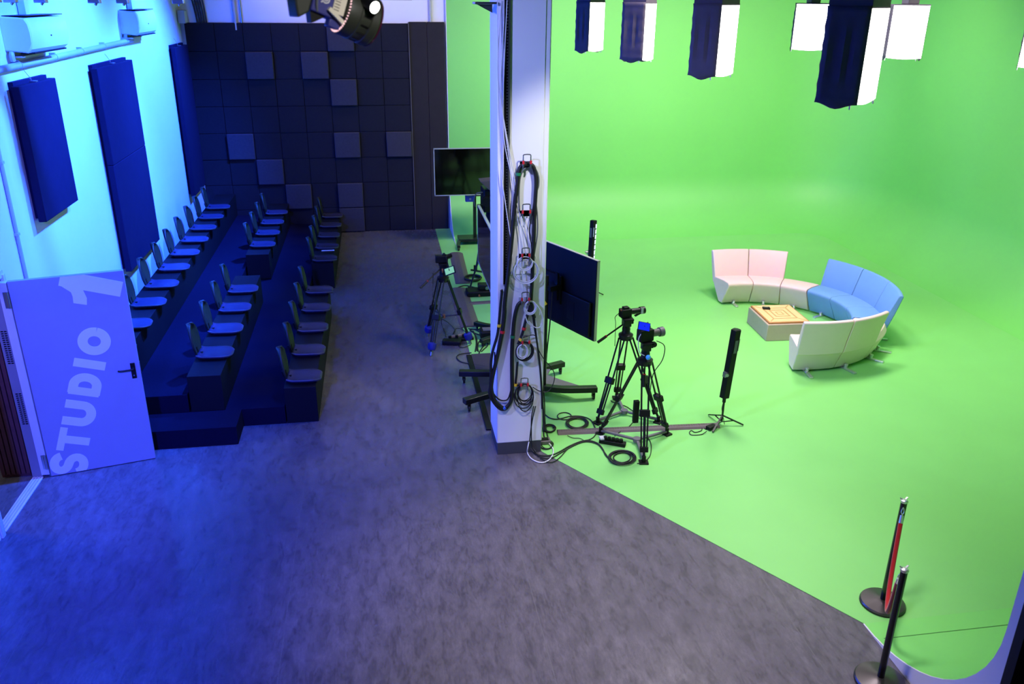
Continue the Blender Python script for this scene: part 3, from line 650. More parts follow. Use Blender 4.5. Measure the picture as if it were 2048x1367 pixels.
ramp('wide grey cable cover along the aisle edge of the green floor, farther one', gz(912, 507), gz(926, 568), 0.26)
ramp('wide grey cable cover along the aisle edge of the green floor, nearer one', gz(916, 578), gz(941, 655), 0.30)
ramp('short brown cable cover on the green floor left of the column', gz(939, 608), gz(985, 605), 0.11)
t = thing('floor_mat', 'dark perforated rubber mat under the near rolling stand, left of the column', 'mat', (1.2, 9.6, 0.007))
MB().box((1.13, 8.55, 0.0075), (1.58, 10.72, 0.018)).build('mat_sheet', MATTE, t)
MB().box((1.06, 8.5, 0.001), (1.128, 10.7, 0.020)).build('edge_strip', BLACKP, t, bevel=0.006)

# items on the floor left of the column
p = fC(640, 1030, 0)
t = thing('power_strip', 'brown and black power strip by the blue tripod foot', 'power strip', (p.x, p.y, 0))
MB().bar((p.x-0.22, p.y-0.10, 0.025), (p.x+0.20, p.y-0.02, 0.025), 0.09, 0.04).build('housing', BLACKP, t, bevel=0.006)
MB().bar((p.x-0.16, p.y-0.02, 0.05), (p.x+0.17, p.y+0.09, 0.05), 0.05, 0.02).build('flat_cover', mat('tan_plastic', (134, 106, 92), 0.5), t, bevel=0.004)
for i in range(3): MB().cyl((p.x-0.14+i*.1, p.y-0.075+.02*i, 0.045), (p.x-0.14+i*.1, p.y-0.075+.02*i, 0.09), 0.022, n=10).build('plug', BLACKP, t)
p = fC(545, 1092, 0)
t = thing('power_adapter', 'black power adapter lying on the dark floor by the blue-footed tripod', 'adapter', (p.x, p.y, 0))
MB().bar((p.x-0.13, p.y+0.03, 0.035), (p.x+0.13, p.y-0.03, 0.035), 0.13, 0.06).build('case', BLACKP, t, bevel=0.01)
MB().tube([(p.x+0.13, p.y-0.03, 0.03), fC(640, 1120), fC(700, 1135), fC(790, 1100)], 0.006).build('lead', RUBBER, t)
p = fC(905, 455, 0)
t = thing('power_unit', 'black power unit with cables on the green floor left of the column', 'power unit', (p.x, p.y, 0))
MB().box((p.x-0.22, p.y-0.12, 0.007), (p.x+0.26, p.y+0.15, 0.10)).build('case', BLACKP, t, bevel=0.02)
MB().box((p.x-0.02, p.y-0.05, 0.10), (p.x+0.2, p.y+0.12, 0.19)).build('transformer', BLACKM, t, bevel=0.015)
MB().cyl((p.x+0.12, p.y-0.06, 0.14), (p.x+0.12, p.y-0.075, 0.14), 0.03, n=12).build('silver_knob', STEEL, t)
MB().cyl((p.x-0.02, p.y-0.125, 0.04), (p.x-0.02, p.y-0.16, 0.04), 0.016, n=10).build('orange_plug', ORANGE, t)
floorcoil('black cable coil on the green floor behind the power unit', fC, 820, 228, 100, 36, 5, 0.016, 8)
p = fC(1000, 1010, 0)
t = thing('cable_drum_box', 'black multi-socket box on the green floor against the column', 'power strip', (p.x, p.y, 0))
MB().box((p.x-0.10, p.y-0.10, 0.007), (p.x+0.12, p.y+0.12, 0.13)).build('case', BLACKP, t, bevel=0.02)
MB().box((p.x-0.06, p.y-0.06, 0.13), (p.x+0.08, p.y+0.08, 0.137)).build('socket_face', GREY_PLATE, t)
fan = [[(960, 1000), (900, 1060), (880, 1130), (890, 1190)], [(955, 990), (870, 960), (800, 930), (780, 905)], [(990, 1040), (960, 1110), (920, 1170), (900, 1210)], [(1000, 1045), (1010, 1110), (960, 1160), (930, 1190)], [(950, 970), (900, 930), (840, 905), (760, 890)], [(1010, 940), (960, 915), (880, 900), (800, 900)], [(820, 920), (850, 980), (865, 1080), (850, 1190)], [(780, 900), (845, 970), (870, 1050), (875, 1180)]]
for i, q in enumerate(fan): cable('cable', 'black cable in the tangle left of the column, %s strand from the top' % ordinal(i), [fC(*a) for a in q], 0.009, group='cables spreading from the socket box')
cable('cable', 'thin cable hanging from the left camera tripod down to the floor', [gy(866, 545, 11.1), gy(866, 570, 11.1), gy(867, 600, 11.0), fC(400, 745, .3), fC(410, 830, .02), fC(450, 930), fC(470, 1000)], 0.005)
cable('cable', 'thin black cable looping on the dark floor by the left tripod', [fC(390, 750, .3), fC(480, 800, .05), fC(550, 860), fC(590, 920), fC(560, 960), fC(600, 890), fC(680, 900), fC(740, 950)], 0.005)
cable('cable', 'black cable looping over the rubber mat onto the dark floor', [fC(800, 1205), fC(690, 1215), fC(625, 1235), fC(610, 1270), fC(660, 1320), fC(760, 1345), fC(900, 1370), fC(1010, 1390)], 0.008)
cable('cable', 'black cable lying from the power unit across to the cable cover', [fC(870, 360), fC(800, 345), fC(720, 330), fC(650, 345), fC(600, 370)], 0.010)

# ------------------------------------------------------------------ televisions
def tv(label, center, yaw, wd, h, frame=BLACKP, back=True):
    """screen faces local -y after rotation by yaw; returns the thing (origin at the screen centre)"""
    t = thing('television', label, 'television', center, yaw)
    MB().box((-wd/2, -0.02, -h/2), (wd/2, 0.02, h/2)).build('casing', BLACKP, t, bevel=0.006, world=False)
    MB().box((-wd/2+0.012, -0.0225, -h/2+0.014), (wd/2-0.012, -0.0195, h/2-0.012)).build('screen', SCREEN, t, world=False)
    m_ = MB(); e = 0.014
    for lo, hi in (((-wd/2-.002, -.025, h/2-e), (wd/2+.002, .012, h/2+.002)), ((-wd/2-.002, -.025, -h/2-.002), (wd/2+.002, .012, -h/2+e)), ((-wd/2-.002, -.025, -h/2), (-wd/2+e, .012, h/2)), ((wd/2-e, -.025, -h/2), (wd/2+.002, .012, h/2))): m_.box(lo, hi)
    m_.build('bezel', frame, t, world=False)
    bb = MB().box((-wd*.47, 0.02, -h*.46), (wd*.47, 0.055, -h*.02)).build('rear_housing', BLACKP, t, bevel=0.012, world=False)
    MB().box((wd*.18, 0.055, -h*.30), (wd*.22, 0.058, -h*.12)).build('socket_panel', BLACKM, bb, world=False)
    MB().box((-wd*.3, .055, -h*.34), (-wd*.22, .058, -h*.1)).build('socket_panel', BLACKM, bb, world=False)
    MB().box((-0.25, 0.055, -h*.2), (0.25, 0.075, h*.16)).box((-.22, .075, -h*.15), (-.17, .1, h*.2)).box((.17, .075, -h*.15), (.22, .1, h*.2)).build('wall_mount', BLACKM, t, world=False)
    return t
# near TV seen from behind
u1 = V((0.4226, -0.9063, 0)); c1 = V((2.00, 9.47, 1.43))
# screen normal must point away from the viewer's side: (0.906, 0.4226)
yaw1 = math.atan2(0.4226, 0.9063)+PI/2
t1 = tv('large black television seen from behind right of the column', c1, yaw1, 1.66, 0.96, SILVER)
t = thing('television_stand', 'black rolling stand with arched feet carrying the large television', 'television stand', (1.75, 9.5, 0))
def leg(name, pts, w_, h_, parent):
    P = crom([V(p) for p in pts], 5, False); secs = []
    for i, p in enumerate(P):
        d = (P[min(i+1, len(P)-1)]-P[max(i-1, 0)]).normalized(); n = V((-d.y, d.x, 0)).normalized(); u = d.cross(n)*-1
        u = V((0,0,1))
        secs.append([p+n*a+u*b for a, b in ((-w_/2, -h_/2), (w_/2, -h_/2), (w_/2, h_/2), (-w_/2, h_/2))])
    return MB().sweep(secs).build(name, BLACKM, parent, bevel=0.006)
def caster(x, y, parent, r=0.04):
    MB().cyl((x-.012, y, r+.001), (x+.012, y, r+.001), r, n=14).box((x-.02, y-.012, r), (x-.014, y+.02, r+.05)).box((x+.014, y-.012, r), (x+.02, y+.02, r+.05)).cyl((x, y, r+.05), (x, y, r+.075), .016, n=10).build('caster', BLACKM, parent)
leg('foot_beam', [(0.86, 9.0, 0.14), (1.3, 9.18, 0.15), (1.75, 9.24, 0.16), (2.1, 9.14, 0.155), (2.52, 9.13, 0.14)], 0.09, 0.07, t)
leg('foot_beam', [(0.88, 9.84, 0.14), (1.4, 9.74, 0.15), (1.8, 9.74, 0.16), (2.27, 9.95, 0.14)], 0.09, 0.07, t)
for x, y in ((0.92, 9.02), (2.48, 9.13), (0.94, 9.83), (2.23, 9.93)): caster(x, y, t)
MB().prism([(1.5, 9.2), (2.35, 9.14), (2.1, 9.4), (1.98, 9.55), (2.05, 9.72), (1.5, 9.78)], lambda x, y: V((x, y, 0.155)), lambda x, y: V((x, y, 0.175))).build('base_plate', GREY_PLATE, t)
for (x, y) in ((1.80, 9.40), (1.87, 9.24)):
    MB().cyl((x, y, 0.17), (x, y, 1.60), 0.03, n=14).build('upright', BLACKM, t)
m_ = MB()
for z in (0.5, 0.75, 1.0, 1.3): m_.cyl((1.80, 9.40, z), (1.87, 9.24, z), 0.016, n=8)
m_.build('cross_bar', BLACKM, t)
MB().box((-0.05, -0.22, -0.03), (0.12, 0.22, 0.03), M.Rotation(yaw1-PI/2, 3, 'Z'), (1.86, 9.38, 1.45)).build('mount_arm', BLACKM, t)
MB().cyl((1.83, 9.18, 1.30), (1.86, 9.17, 1.26), 0.02, n=8).build('yellow_tape', TAPE_Y, t)
MB().tube([(1.95, 9.25, 1.4), (1.92, 9.2, 1.0), (1.9, 9.24, 0.6), (1.9, 9.3, 0.2)], 0.008).build('hanging_lead', RUBBER, t)
# far TV facing the viewer
tv('far television with a pale frame on the green set left of the column', (1.83, 16.30, 1.48), 0.0, 1.58, 0.91, SILVER)
t = thing('television_stand', 'black rolling stand with a flat base under the far television', 'television stand', (1.75, 16.5, 0))
for x in (1.84, 1.99): MB().box((x-0.03, 16.44, 0.12), (x+0.03, 16.50, 1.42)).build('upright', BLACKM, t, bevel=0.004)
MB().box((1.84, 16.45, 0.96), (1.99, 16.49, 1.0)).build('cross_bar', BLACKM, t)
MB().box((1.80, 16.36, 1.3), (2.1, 16.46, 1.42)).build('mount_arm', BLACKM, t)
MB().box((1.50, 16.30, 0.07), (2.35, 16.66, 0.13)).build('base', BLACKM, t, bevel=0.008)
leg('foot_beam', [(1.52, 16.36, 0.09), (1.47, 16.1, 0.09), (1.46, 15.9, 0.09)], 0.06, 0.05, t)
for x, y in ((1.46, 15.93), (2.3, 16.35), (1.6, 16.62), (2.3, 16.62)): caster(x, y, t, 0.026)
t = thing('control_box', 'small blue control box on the stand under the far television', 'control box', (1.86, 16.40, 0.98))
p = gy(942, 397, 16.36)
MB().box((p.x-0.11, 16.33, p.z-0.06), (p.x+0.07, 16.438, p.z+0.06)).build('case', mat('blue_plastic', (40, 50, 150), 0.4), t, bevel=0.01)
MB().cyl((p.x-0.02, 16.33, p.z), (p.x-0.02, 16.32, p.z), 0.02, n=10).build('button', STEEL, t)
# third TV facing the seats, mostly hidden by the column
t3 = tv('television facing the seats, edge-on and mostly hidden behind the column', (1.42, 11.36, 1.36), -PI/2-0.0, 1.50, 0.86, SILVER)
t = thing('television_stand', 'black stand behind the column holding the edge-on television', 'television stand', (1.6, 11.3, 0))
for y in (11.2, 11.4): MB().cyl((1.56, y, 0.1), (1.56, y, 1.5), 0.03, n=12).build('upright', BLACKM, t)
leg('foot_beam', [(1.3, 10.98, 0.09), (1.6, 11.1, 0.10), (2.1, 11.0, 0.09)], 0.08, 0.06, t); leg('foot_beam', [(1.3, 11.72, 0.09), (1.6, 11.5, 0.10), (2.1, 11.7, 0.09)], 0.08, 0.06, t)
MB().box((1.5, 11.05, 0.1), (1.65, 11.55, 0.13)).build('base_plate', BLACKM, t); MB().box((1.512, 11.18, 1.33), (1.56, 11.42, 1.40)).build('mount_arm', BLACKM, t)
for x, y in ((1.33, 10.99), (2.07, 11.01), (1.33, 11.71), (2.07, 11.69)): caster(x, y, t, 0.026)
# studio camera behind the column (only its left side shows)
p = gy(966, 372, 13.6)
t = thing('studio_camera', 'dark studio camera with a taupe hood, half hidden behind the column', 'camera', (p.x+0.15, 13.6, p.z))
bx, bz = p.x, p.z
MB().prism([(-0.06, 0.10), (0.30, 0.13), (0.34, -0.04), (0.10, -0.05)], lambda a, b: V((bx+a, 13.45, bz+b)), lambda a, b: V((bx+a, 13.75, bz+b))).build('hood', TAUPE, t, bevel=0.008)
MB().box((bx+0.0, 13.5, bz-0.42), (bx+0.3, 13.95, bz-0.05)).build('camera_body', BLACKP, t, bevel=0.02)
MB().cyl((bx+0.05, 13.5, bz-0.2), (bx+0.03, 13.3, bz-0.2), 0.07, 0.08, n=16).build('lens', BLACKM, t)
MB().box((bx-0.10, 13.55, bz-0.36), (bx+0.02, 13.62, bz-0.30)).build('grip', BLACKP, t)
MB().tube([(bx-0.02, 13.5, bz-0.08), (bx-0.12, 13.5, bz-0.1), (bx-0.16, 13.5, bz-0.2), (bx-0.14, 13.52, bz-0.32)], 0.01).build('lead', GREYCABLE, t)
t = thing('tripod', 'tripod of the half-hidden studio camera behind the column', 'tripod', (bx+0.15, 13.7, 0))
top = V((bx+0.15, 13.7, bz-0.5))
MB().cyl(top+V((0,0,-.1)), top+V((0,0,.08)), 0.09, n=14).build('head', BLACKM, t)
for a in (200, 330, 80):
    f = V((bx+0.15+0.42*math.cos(math.radians(a)), 13.7+0.42*math.sin(math.radians(a)), 0.007))
    lg = MB().cyl(top+V((0,0,-.06)), f, 0.022, 0.014, n=8).build('leg', BLACKM, t)
    MB().cyl(f, f+V((0,0,.05)), 0.03, n=10).build('foot', RUBBER, lg)
# tilt-leg light stand foot seen left of the column
t = thing('light_stand', 'slim black light stand standing on the green floor left of the column', 'light stand', (1.42, 12.9, 0))
q0 = gz(951, 541, 0.01)
MB().cyl((q0.x, q0.y, 0.007), (q0.x+0.16, q0.y+0.05, 1.0), 0.011, n=8).build('pole', BLACKM, t)
MB().bar((q0.x-0.08, q0.y+0.03, 0.02), (q0.x+0.26, q0.y-0.22, 0.02), 0.03, 0.025).build('foot_bar', BLACKM, t)
MB().box((q0.x-0.03, q0.y-.03, 0.02), (q0.x+0.03, q0.y+.03, 0.11)).build('clamp', BLACKP, t)

# ------------------------------------------------------------------ tripods with cameras
def tripod(label, apex, feet, footm=BLACKP, spreader='floor', boxfoot=False):
    t = thing('tripod', label, 'tripod', (apex.x, apex.y, 0))
    MB().lathe([(0.03, -0.07), (0.075, -0.06), (0.085, -0.02), (0.085, 0.0), (0.05, 0.02), (0.045, 0.05), (0.0, 0.05)], apex, n=18).build('bowl', BLACKM, t)
    cen = V((sum(f.x for f in feet)/3, sum(f.y for f in feet)/3, 0.05))
    for f in feet:
        f = V((f.x, f.y, 0.03)); out = (f-V((apex.x, apex.y, 0.03))); out.z = 0; out.normalize()
        tn = V((-out.y, out.x, 0)); a = apex+out*0.07+V((0,0,-.04))
        m1 = a.lerp(f, 0.50); m2 = a.lerp(f, 0.88)
        lg = MB()
        for s in (-1, 1): lg.cyl(a+tn*s*0.04, m1+tn*s*0.036, 0.0105, n=8).cyl(m1+tn*s*0.036, m2+tn*s*0.03, 0.009, n=8)
        lg.cyl(m1.lerp(a, .05), f+V((0,0,.03)), 0.014, n=10)
        L = lg.build('leg', BLACKM, t)
        MB().bar(m1-tn*0.055, m1+tn*0.055, 0.055, 0.075, up=(a-f)).build('leg_clamp', BLACKP, L, bevel=0.006)
        MB().bar(m2-tn*0.045, m2+tn*0.045, 0.04, 0.06, up=(a-f)).build('leg_clamp', BLACKP, L, bevel=0.006)
        if boxfoot:
            MB().lathe([(0.0, -0.05), (0.045, -0.05), (0.06, -0.02), (0.06, 0.04), (0.035, 0.06), (0.0, 0.06)], a.lerp(f, .90), (a-f), 14).build('rubber_foot', footm, L)
            MB().cyl(a.lerp(f, .93), f+V((0,0,-.028)), 0.016, 0.022, n=10).build('foot_tip', STEEL, L)
        else:
            MB().bar(f-tn*0.05+V((0,0,-.015)), f+tn*0.05+V((0,0,-.015)), 0.09, 0.018).box((f.x-.018, f.y-.018, .02), (f.x+.018, f.y+.018, .09)).build('foot', footm, L, bevel=0.003)
        if spreader == 'floor': MB().bar(cen, f+V((0,0,.015)), 0.03, 0.025).build('spreader_bar', GREY_PLATE, t, bevel=0.003)
        else:
            mm = a.lerp(f, 0.55); c2 = V((apex.x, apex.y, mm.z-0.03)); MB().cyl(c2, mm, 0.008, n=8).build('spreader_bar', BLACKM, t)
    if spreader == 'floor': MB().cyl(cen+V((0,0,-.02)), cen+V((0,0,.02)), 0.045, n=14).build('spreader_hub', GREY_PLATE, t)
    else: MB().cyl((apex.x, apex.y, apex.z*.42-.03), (apex.x, apex.y, apex.z*.42+.03), 0.02, n=10).build('spreader_hub', ORANGE, t)
    return t
def fluid_head(t, p, pan, pan_len=0.42):
    """p: top of the bowl; pan: unit vector of the pan handle"""
    MB().cyl(p, p+V((0,0,.06)), 0.05, 0.042, n=16).box((p.x-.045, p.y-.055, p.z+.055), (p.x+.045, p.y+.055, p.z+.14)).build('fluid_head', BLACKM, t, bevel=0.008)
    MB().box((p.x-.06, p.y-.09, p.z+.14), (p.x+.06, p.y+.09, p.z+.16)).build('camera_plate', BLACKP, t, bevel=0.003)
    a = p+V((0,0,.10))+pan*0.05
    h = MB().cyl(a, a+pan*pan_len, 0.010, n=8).build('pan_handle', BLACKM, t)
    MB().cyl(a+pan*pan_len*.66, a+pan*pan_len, 0.017, n=10).build('grip', RUBBER, h)
    MB().cyl(a+pan*pan_len*.64, a+pan*pan_len*.66, 0.0175, n=10).build('grip_ring', TAPE_R, h)
    MB().cyl(p+V((.05, 0, .1)), p+V((.075, 0, .1)), 0.028, n=12).build('tilt_drag_knob', BLACKP, t)
def pw(px, py, like):  # point on the pixel ray at the depth (y) of another point
    return gy(px, py, like.y)
# tripod A (front)
fa = [gz(1287, 926), gz(1201, 867), gz(1333, 869)]
apA = V((2.70, 7.92, 1.05))
tA = tripod('front black camera tripod on the green floor, nearest the viewer', apA, fa)
MB().sphere(apA+V((0, -0.1, 0.06)), 0.028).build('levelling_knob', BLUE_KNOB, tA)['label'] = 'light blue levelling knob'
panA = (V((2.66, 7.80, 0.62))-V((2.68, 7.88, 1.1))).normalized()
fluid_head(tA, apA+V((0,0,.05)), panA, 0.40)
MB().bar(V((2.60, 7.80, 0.36)), V((2.60, 7.80, 0.62)), 0.06, 0.05, up=(0,1,0)).build('battery_pack', BLACKP, tA, bevel=0.006)
pc = apA+V((0, 0, 0.215)); dirA = V((0.96, 0.27, 0)).normalized(); nA = V((-dirA.y, dirA.x, 0)); RA = M((dirA, nA, V((0,0,1)))).transposed()
t = thing('video_camera', 'black video camera with a blue monitor screen on the front tripod', 'camera', pc)
MB().box((-0.10, -0.05, 0.0), (0.06, 0.05, 0.13), RA, pc).build('camera_body', BLACKP, t, bevel=0.008)
MB().cyl(pc+dirA*.06+V((0,0,.07)), pc+dirA*.15+V((0,0,.07)), 0.04, n=16).cyl(pc+dirA*.15+V((0,0,.07)), pc+dirA*.20+V((0,0,.07)), 0.05, 0.053, n=16).build('lens', GREY_LENS, t)
MB().box((-0.09, -0.02, 0.13), (0.03, 0.02, 0.17), RA, pc).build('top_handle', BLACKP, t, bevel=0.006)
mc = pw(1288.5, 652.5, pc+V((0,-.1,0)))
dM = V((0.955, 0.0, -0.25)).normalized(); nM = V((0.05, -0.9, 0.45)); nM = (nM-dM*nM.dot(dM)).normalized(); uM = nM.cross(dM)
RM = M((dM, uM, nM)).transposed()
mo = MB().box((-0.067, -0.045, -0.012), (0.067, 0.045, 0.0), RM, mc).build('monitor', BLACKP, t, bevel=0.003)
MB().box((-0.062, -0.040, 0.0005), (0.062, 0.040, 0.002), RM, mc).build('monitor_screen', BLUE_SCREEN, mo)['label'] = 'bright blue monitor picture'
MB().tube([mc, pc+V((0, 0, .2)), pc+V((0, 0, .14))], 0.008, n=6).build('monitor_arm', BLACKM, t)
MB().tube([pc+V((-.06, -.05, .12)), pc+V((-.11, -.07, .05)), pc+V((-.09, -.06, -.1)), pc+V((-.03, -.06, -.15))], 0.005, n=6).build('lead', WCABLE, t)
MB().tube([pc+V((.1, -.03, 0)), pc+V((.19, -.04, -.06)), pc+V((.18, -.04, -.22)), pc+V((.09, -.04, -.38)), pc+V((.06, -.06, -.62))], 0.005, n=6).build('trailing_lead', RUBBER, t)
MB().cyl(pc+V((.06, -.06, -.02)), pc+V((.06, -.09, -.02)), 0.03, n=12).cyl(pc+V((-.05, -.06, -.05)), pc+V((-.05, -.09, -.05)), 0.022, n=12).build('follow_focus', BLACKM, t)
# tripod B (behind)
fb = [gz(1195, 847), gz(1316, 845), gz(1233, 797)]
apB = V((2.72, 8.72, 1.02))
tB = tripod('rear black camera tripod partly behind the front one', apB, fb)
panB = (gy(1206, 669, 8.72)-(apB+V((0,0,.2)))).normalized()
fluid_head(tB, apB+V((0,0,.05)), panB, 0.36)
pcB = apB+V((0, 0, 0.215)); dirB = V((0.98, 0.2, 0)).normalized(); nB = V((-dirB.y, dirB.x, 0)); RB = M((dirB, nB, V((0,0,1)))).transposed()
t = thing('video_camera', 'black photo-style camera with a long lens on the rear tripod', 'camera', pcB)
MB().box((-0.09, -0.045, 0.0), (0.04, 0.045, 0.10), RB, pcB).box((-0.06, -0.03, 0.10), (0.01, 0.03, 0.125), RB, pcB).build('camera_body', BLACKP, t, bevel=0.008)
MB().cyl(pcB+dirB*.04+V((0,0,.055)), pcB+dirB*.16+V((0,0,.055)), 0.034, n=16).cyl(pcB+dirB*.16+V((0,0,.055)), pcB+dirB*.22+V((0,0,.055)), 0.043, n=16).build('lens', BLACKM, t)
MB().box((0.155, -0.045, 0.03), (0.185, -0.043, 0.10), RB, pcB).build('lens_tag', SILVER, t)
MB().bar(pcB+dirB*.10+V((0,0,-.005)), pcB+dirB*.16+V((0,0,.02)), 0.03, 0.012).build('lens_support', BLACKM, t)
MB().box((-0.094, -0.03, 0.085), (-0.088, 0.0, 0.1), RB, pcB).build('orange_tab', ORANGE, t)
MB().tube([pcB+V((-.09, 0, .05)), pcB+V((-.14, 0, .0)), pcB+V((-.13, 0, -.08)), pcB+V((-.13, -.02, -.35))], 0.004, n=6).build('lead', RUBBER, t)
# tripod C (left, blue feet)
fc = [gz(862, 711), gz(855, 672), gz(941, 688)]
apC = V((0.80, 11.2, 1.0))
tC = tripod('camera tripod with blue rubber feet on the dark aisle floor', apC, fc, BLUE_FOOT, 'mid', True)
panC = (gy(842, 574, 11.0)-(apC+V((0,0,.15)))).normalized()
fluid_head(tC, apC+V((0,0,.05)), panC, 0.40)
pcC = apC+V((0,0,.215))
t = thing('video_camera', 'small camera with a pale green monitor on the blue-footed tripod', 'camera', pcC)
MB().box((pcC.x-.10, pcC.y-.05, pcC.z), (pcC.x+.07, pcC.y+.05, pcC.z+.10)).build('camera_body', BLACKP, t, bevel=0.01)
MB().cyl((pcC.x+.03, pcC.y+.04, pcC.z+.05), (pcC.x+.12, pcC.y+.13, pcC.z+.05), 0.035, n=14).build('lens', BLACKM, t)
MB().cyl((pcC.x-.02, pcC.y-.07, pcC.z-.10), (pcC.x+.0, pcC.y-.07, pcC.z-.10), 0.03, n=12).build('orange_knob', ORANGE, t)
mc = gy(899, 541, 11.02)
dM = V((0.80, -0.45, 0.42)).normalized(); nM = V((0.2, -0.8, 0.5)); nM = (nM-dM*nM.dot(dM)).normalized(); uM = nM.cross(dM); RM = M((dM, uM, nM)).transposed()
mo = MB().box((-0.085, -0.055, -0.015), (0.085, 0.055, 0.0), RM, mc).build('monitor', BLACKP, t, bevel=0.003)
MB().box((-0.072, -0.042, 0.0005), (0.072, 0.042, 0.002), RM, mc).build('monitor_screen', GREEN_SCREEN, mo)['label'] = 'pale green reflection painted on the monitor as a glow'
MB().tube([mc, pcC+V((.03, -.02, .12)), pcC+V((0, 0, .1))], 0.008, n=6).build('monitor_arm', BLACKM, t)

# power strip by the front tripod
a, b = fE(1000, 895, 0), fE(1375, 960, 0)
t = thing('power_strip', 'black power strip with plugs at the front tripod foot', 'power strip', (a.x, a.y, 0))
MB().bar(V((a.x, a.y, .03)), V((b.x, b.y, .03)), 0.07, 0.045).build('housing', BLACKP, t, bevel=0.006)
for i in range(5):
    p = V((a.x, a.y, .05)).lerp(V((b.x, b.y, .05)), .22+.15*i); MB().box((p.x-.018, p.y-.018, .05), (p.x+.018, p.y+.018, .09)).build('plug', BLACKP, t, bevel=0.004)
p = V((a.x, a.y, .05)).lerp(V((b.x, b.y, .05)), .12); MB().box((p.x-.035, p.y-.03, .053), (p.x+.035, p.y+.04, .075)).build('white_adapter', mat('pale_plastic', (205, 205, 205), .5), t, bevel=0.004)

# ------------------------------------------------------------------ LED light tubes on stands
def tube_light(label, base, z0, z1, tilt, yaw, stand_label, legs=True):
    s = thing('light_stand', stand_label, 'light stand', (base.x, base.y, 0))
    MB().cyl((base.x, base.y, 0.06), (base.x, base.y, z0+0.10), 0.012, n=10).build('pole', BLACKM, s)
    MB().cyl((base.x, base.y, z0-0.06), (base.x, base.y, z0-0.01), 0.02, n=10).build('collar', BLACKP, s)
    for a in (105, 225, 345):
        e = V((base.x+.25*math.cos(math.radians(a)), base.y+.25*math.sin(math.radians(a)), .02))
        MB().bar(V((base.x, base.y, .13)), e, .02, .012).build('leg', BLACKM, s)
        MB().bar(V((base.x, base.y, .045)), V((base.x, base.y, .13)).lerp(e, .55), .012, .008).build('brace', BLACKM, s)
    c = V((base.x+0.02, base.y, (z0+z1)/2)); h = (z1-z0)/2
    R = M.Rotation(tilt, 3, 'Y') @ M.Rotation(yaw, 3, 'Z')
    t = thing('led_tube_light', label, 'studio light', c, 0)
    pf = [(-.045, -.035), (.03, -.05), (.055, -.02), (.055, .02), (.03, .05), (-.045, .035)]
    MB().prism(pf, lambda x, y: c+R @ V((x, y, -h)), lambda x, y: c+R @ V((x, y, h))).build('housing', BLACKP, t, bevel=0.005)
    m_ = MB()
    for i in range(9):
        za = -h*.92+i*(h*1.84/9); m_.box((.0555, -.016, za), (.059, .016, za+h*1.84/9*.78), R, c)
    m_.build('led_cells', LED_STRIP if legs is False else mat('milky_diffuser', (150, 160, 165), .4), t)
    MB().box((-.02, -.0475, h*.35), (.02, -.0455, h*.72), R @ M.Rotation(-.2, 3, 'Z'), c).build('label_sticker', mat('grey_sticker', (92, 98, 98), .5), t)
    MB().box((.036, -.047, h*.4), (.045, -.0355, h*.75), R, c).build('white_sticker', mat('white_sticker', (190, 200, 196), .5), t)
    MB().cyl(c+R @ V((-.05, -.02, -h*.25)), c+R @ V((-.085, -.05, -h*.25)), .02, n=10).box((-.075, -.02, -h*.35), (-.044, .02, -h*.2), R, c).build('bracket', STEEL, t)
    MB().cyl(c+R @ V((0, 0, h)), c+R @ V((0, 0, h+.004)), .03, n=12).build('end_cap', BLACKM, t)
    MB().tube([c+R @ V((-.03, -.03, -h*.95)), c+R @ V((-.045, -.03, -h*1.2)), V((base.x-.02, base.y-.02, .2)), V((base.x+.02, base.y-.04, .03))], .004, n=6).build('lead', RUBBER, t)
tube_light('black LED tube light standing upright in front of the sofas', V((3.80, 8.25, 0)), 0.36, 1.20, 0.06, 0.5, 'small black floor stand under the front LED tube light')
tube_light('black LED tube light with lit cells behind the large television', V((3.36, 13.0, 0)), 0.42, 1.28, 0.02, -0.75, 'black floor stand of the rear LED tube light, hidden by the television', legs=False)
p = gz(1424, 859, 0)
t = thing('power_adapter', 'black power brick lying on the green floor beside the front light stand', 'adapter', (p.x, p.y, 0))
MB().bar(V((p.x-.06, p.y-.015, .03)), V((p.x+.05, p.y+.04, .03)), .07, .04).build('case', BLACKP, t, bevel=.006)
def fT(x, y, z=.012): return gz(1340+x/5.47, 640+y/5.47, z)
MB().tube([fT(400, 1215, .03), fT(340, 1250), fT(240, 1255), fT(212, 1230), fT(235, 1205), fT(275, 1225), fT(345, 1205), fT(352, 1165), fT(395, 1195)], .005).build('lead', RUBBER, t)

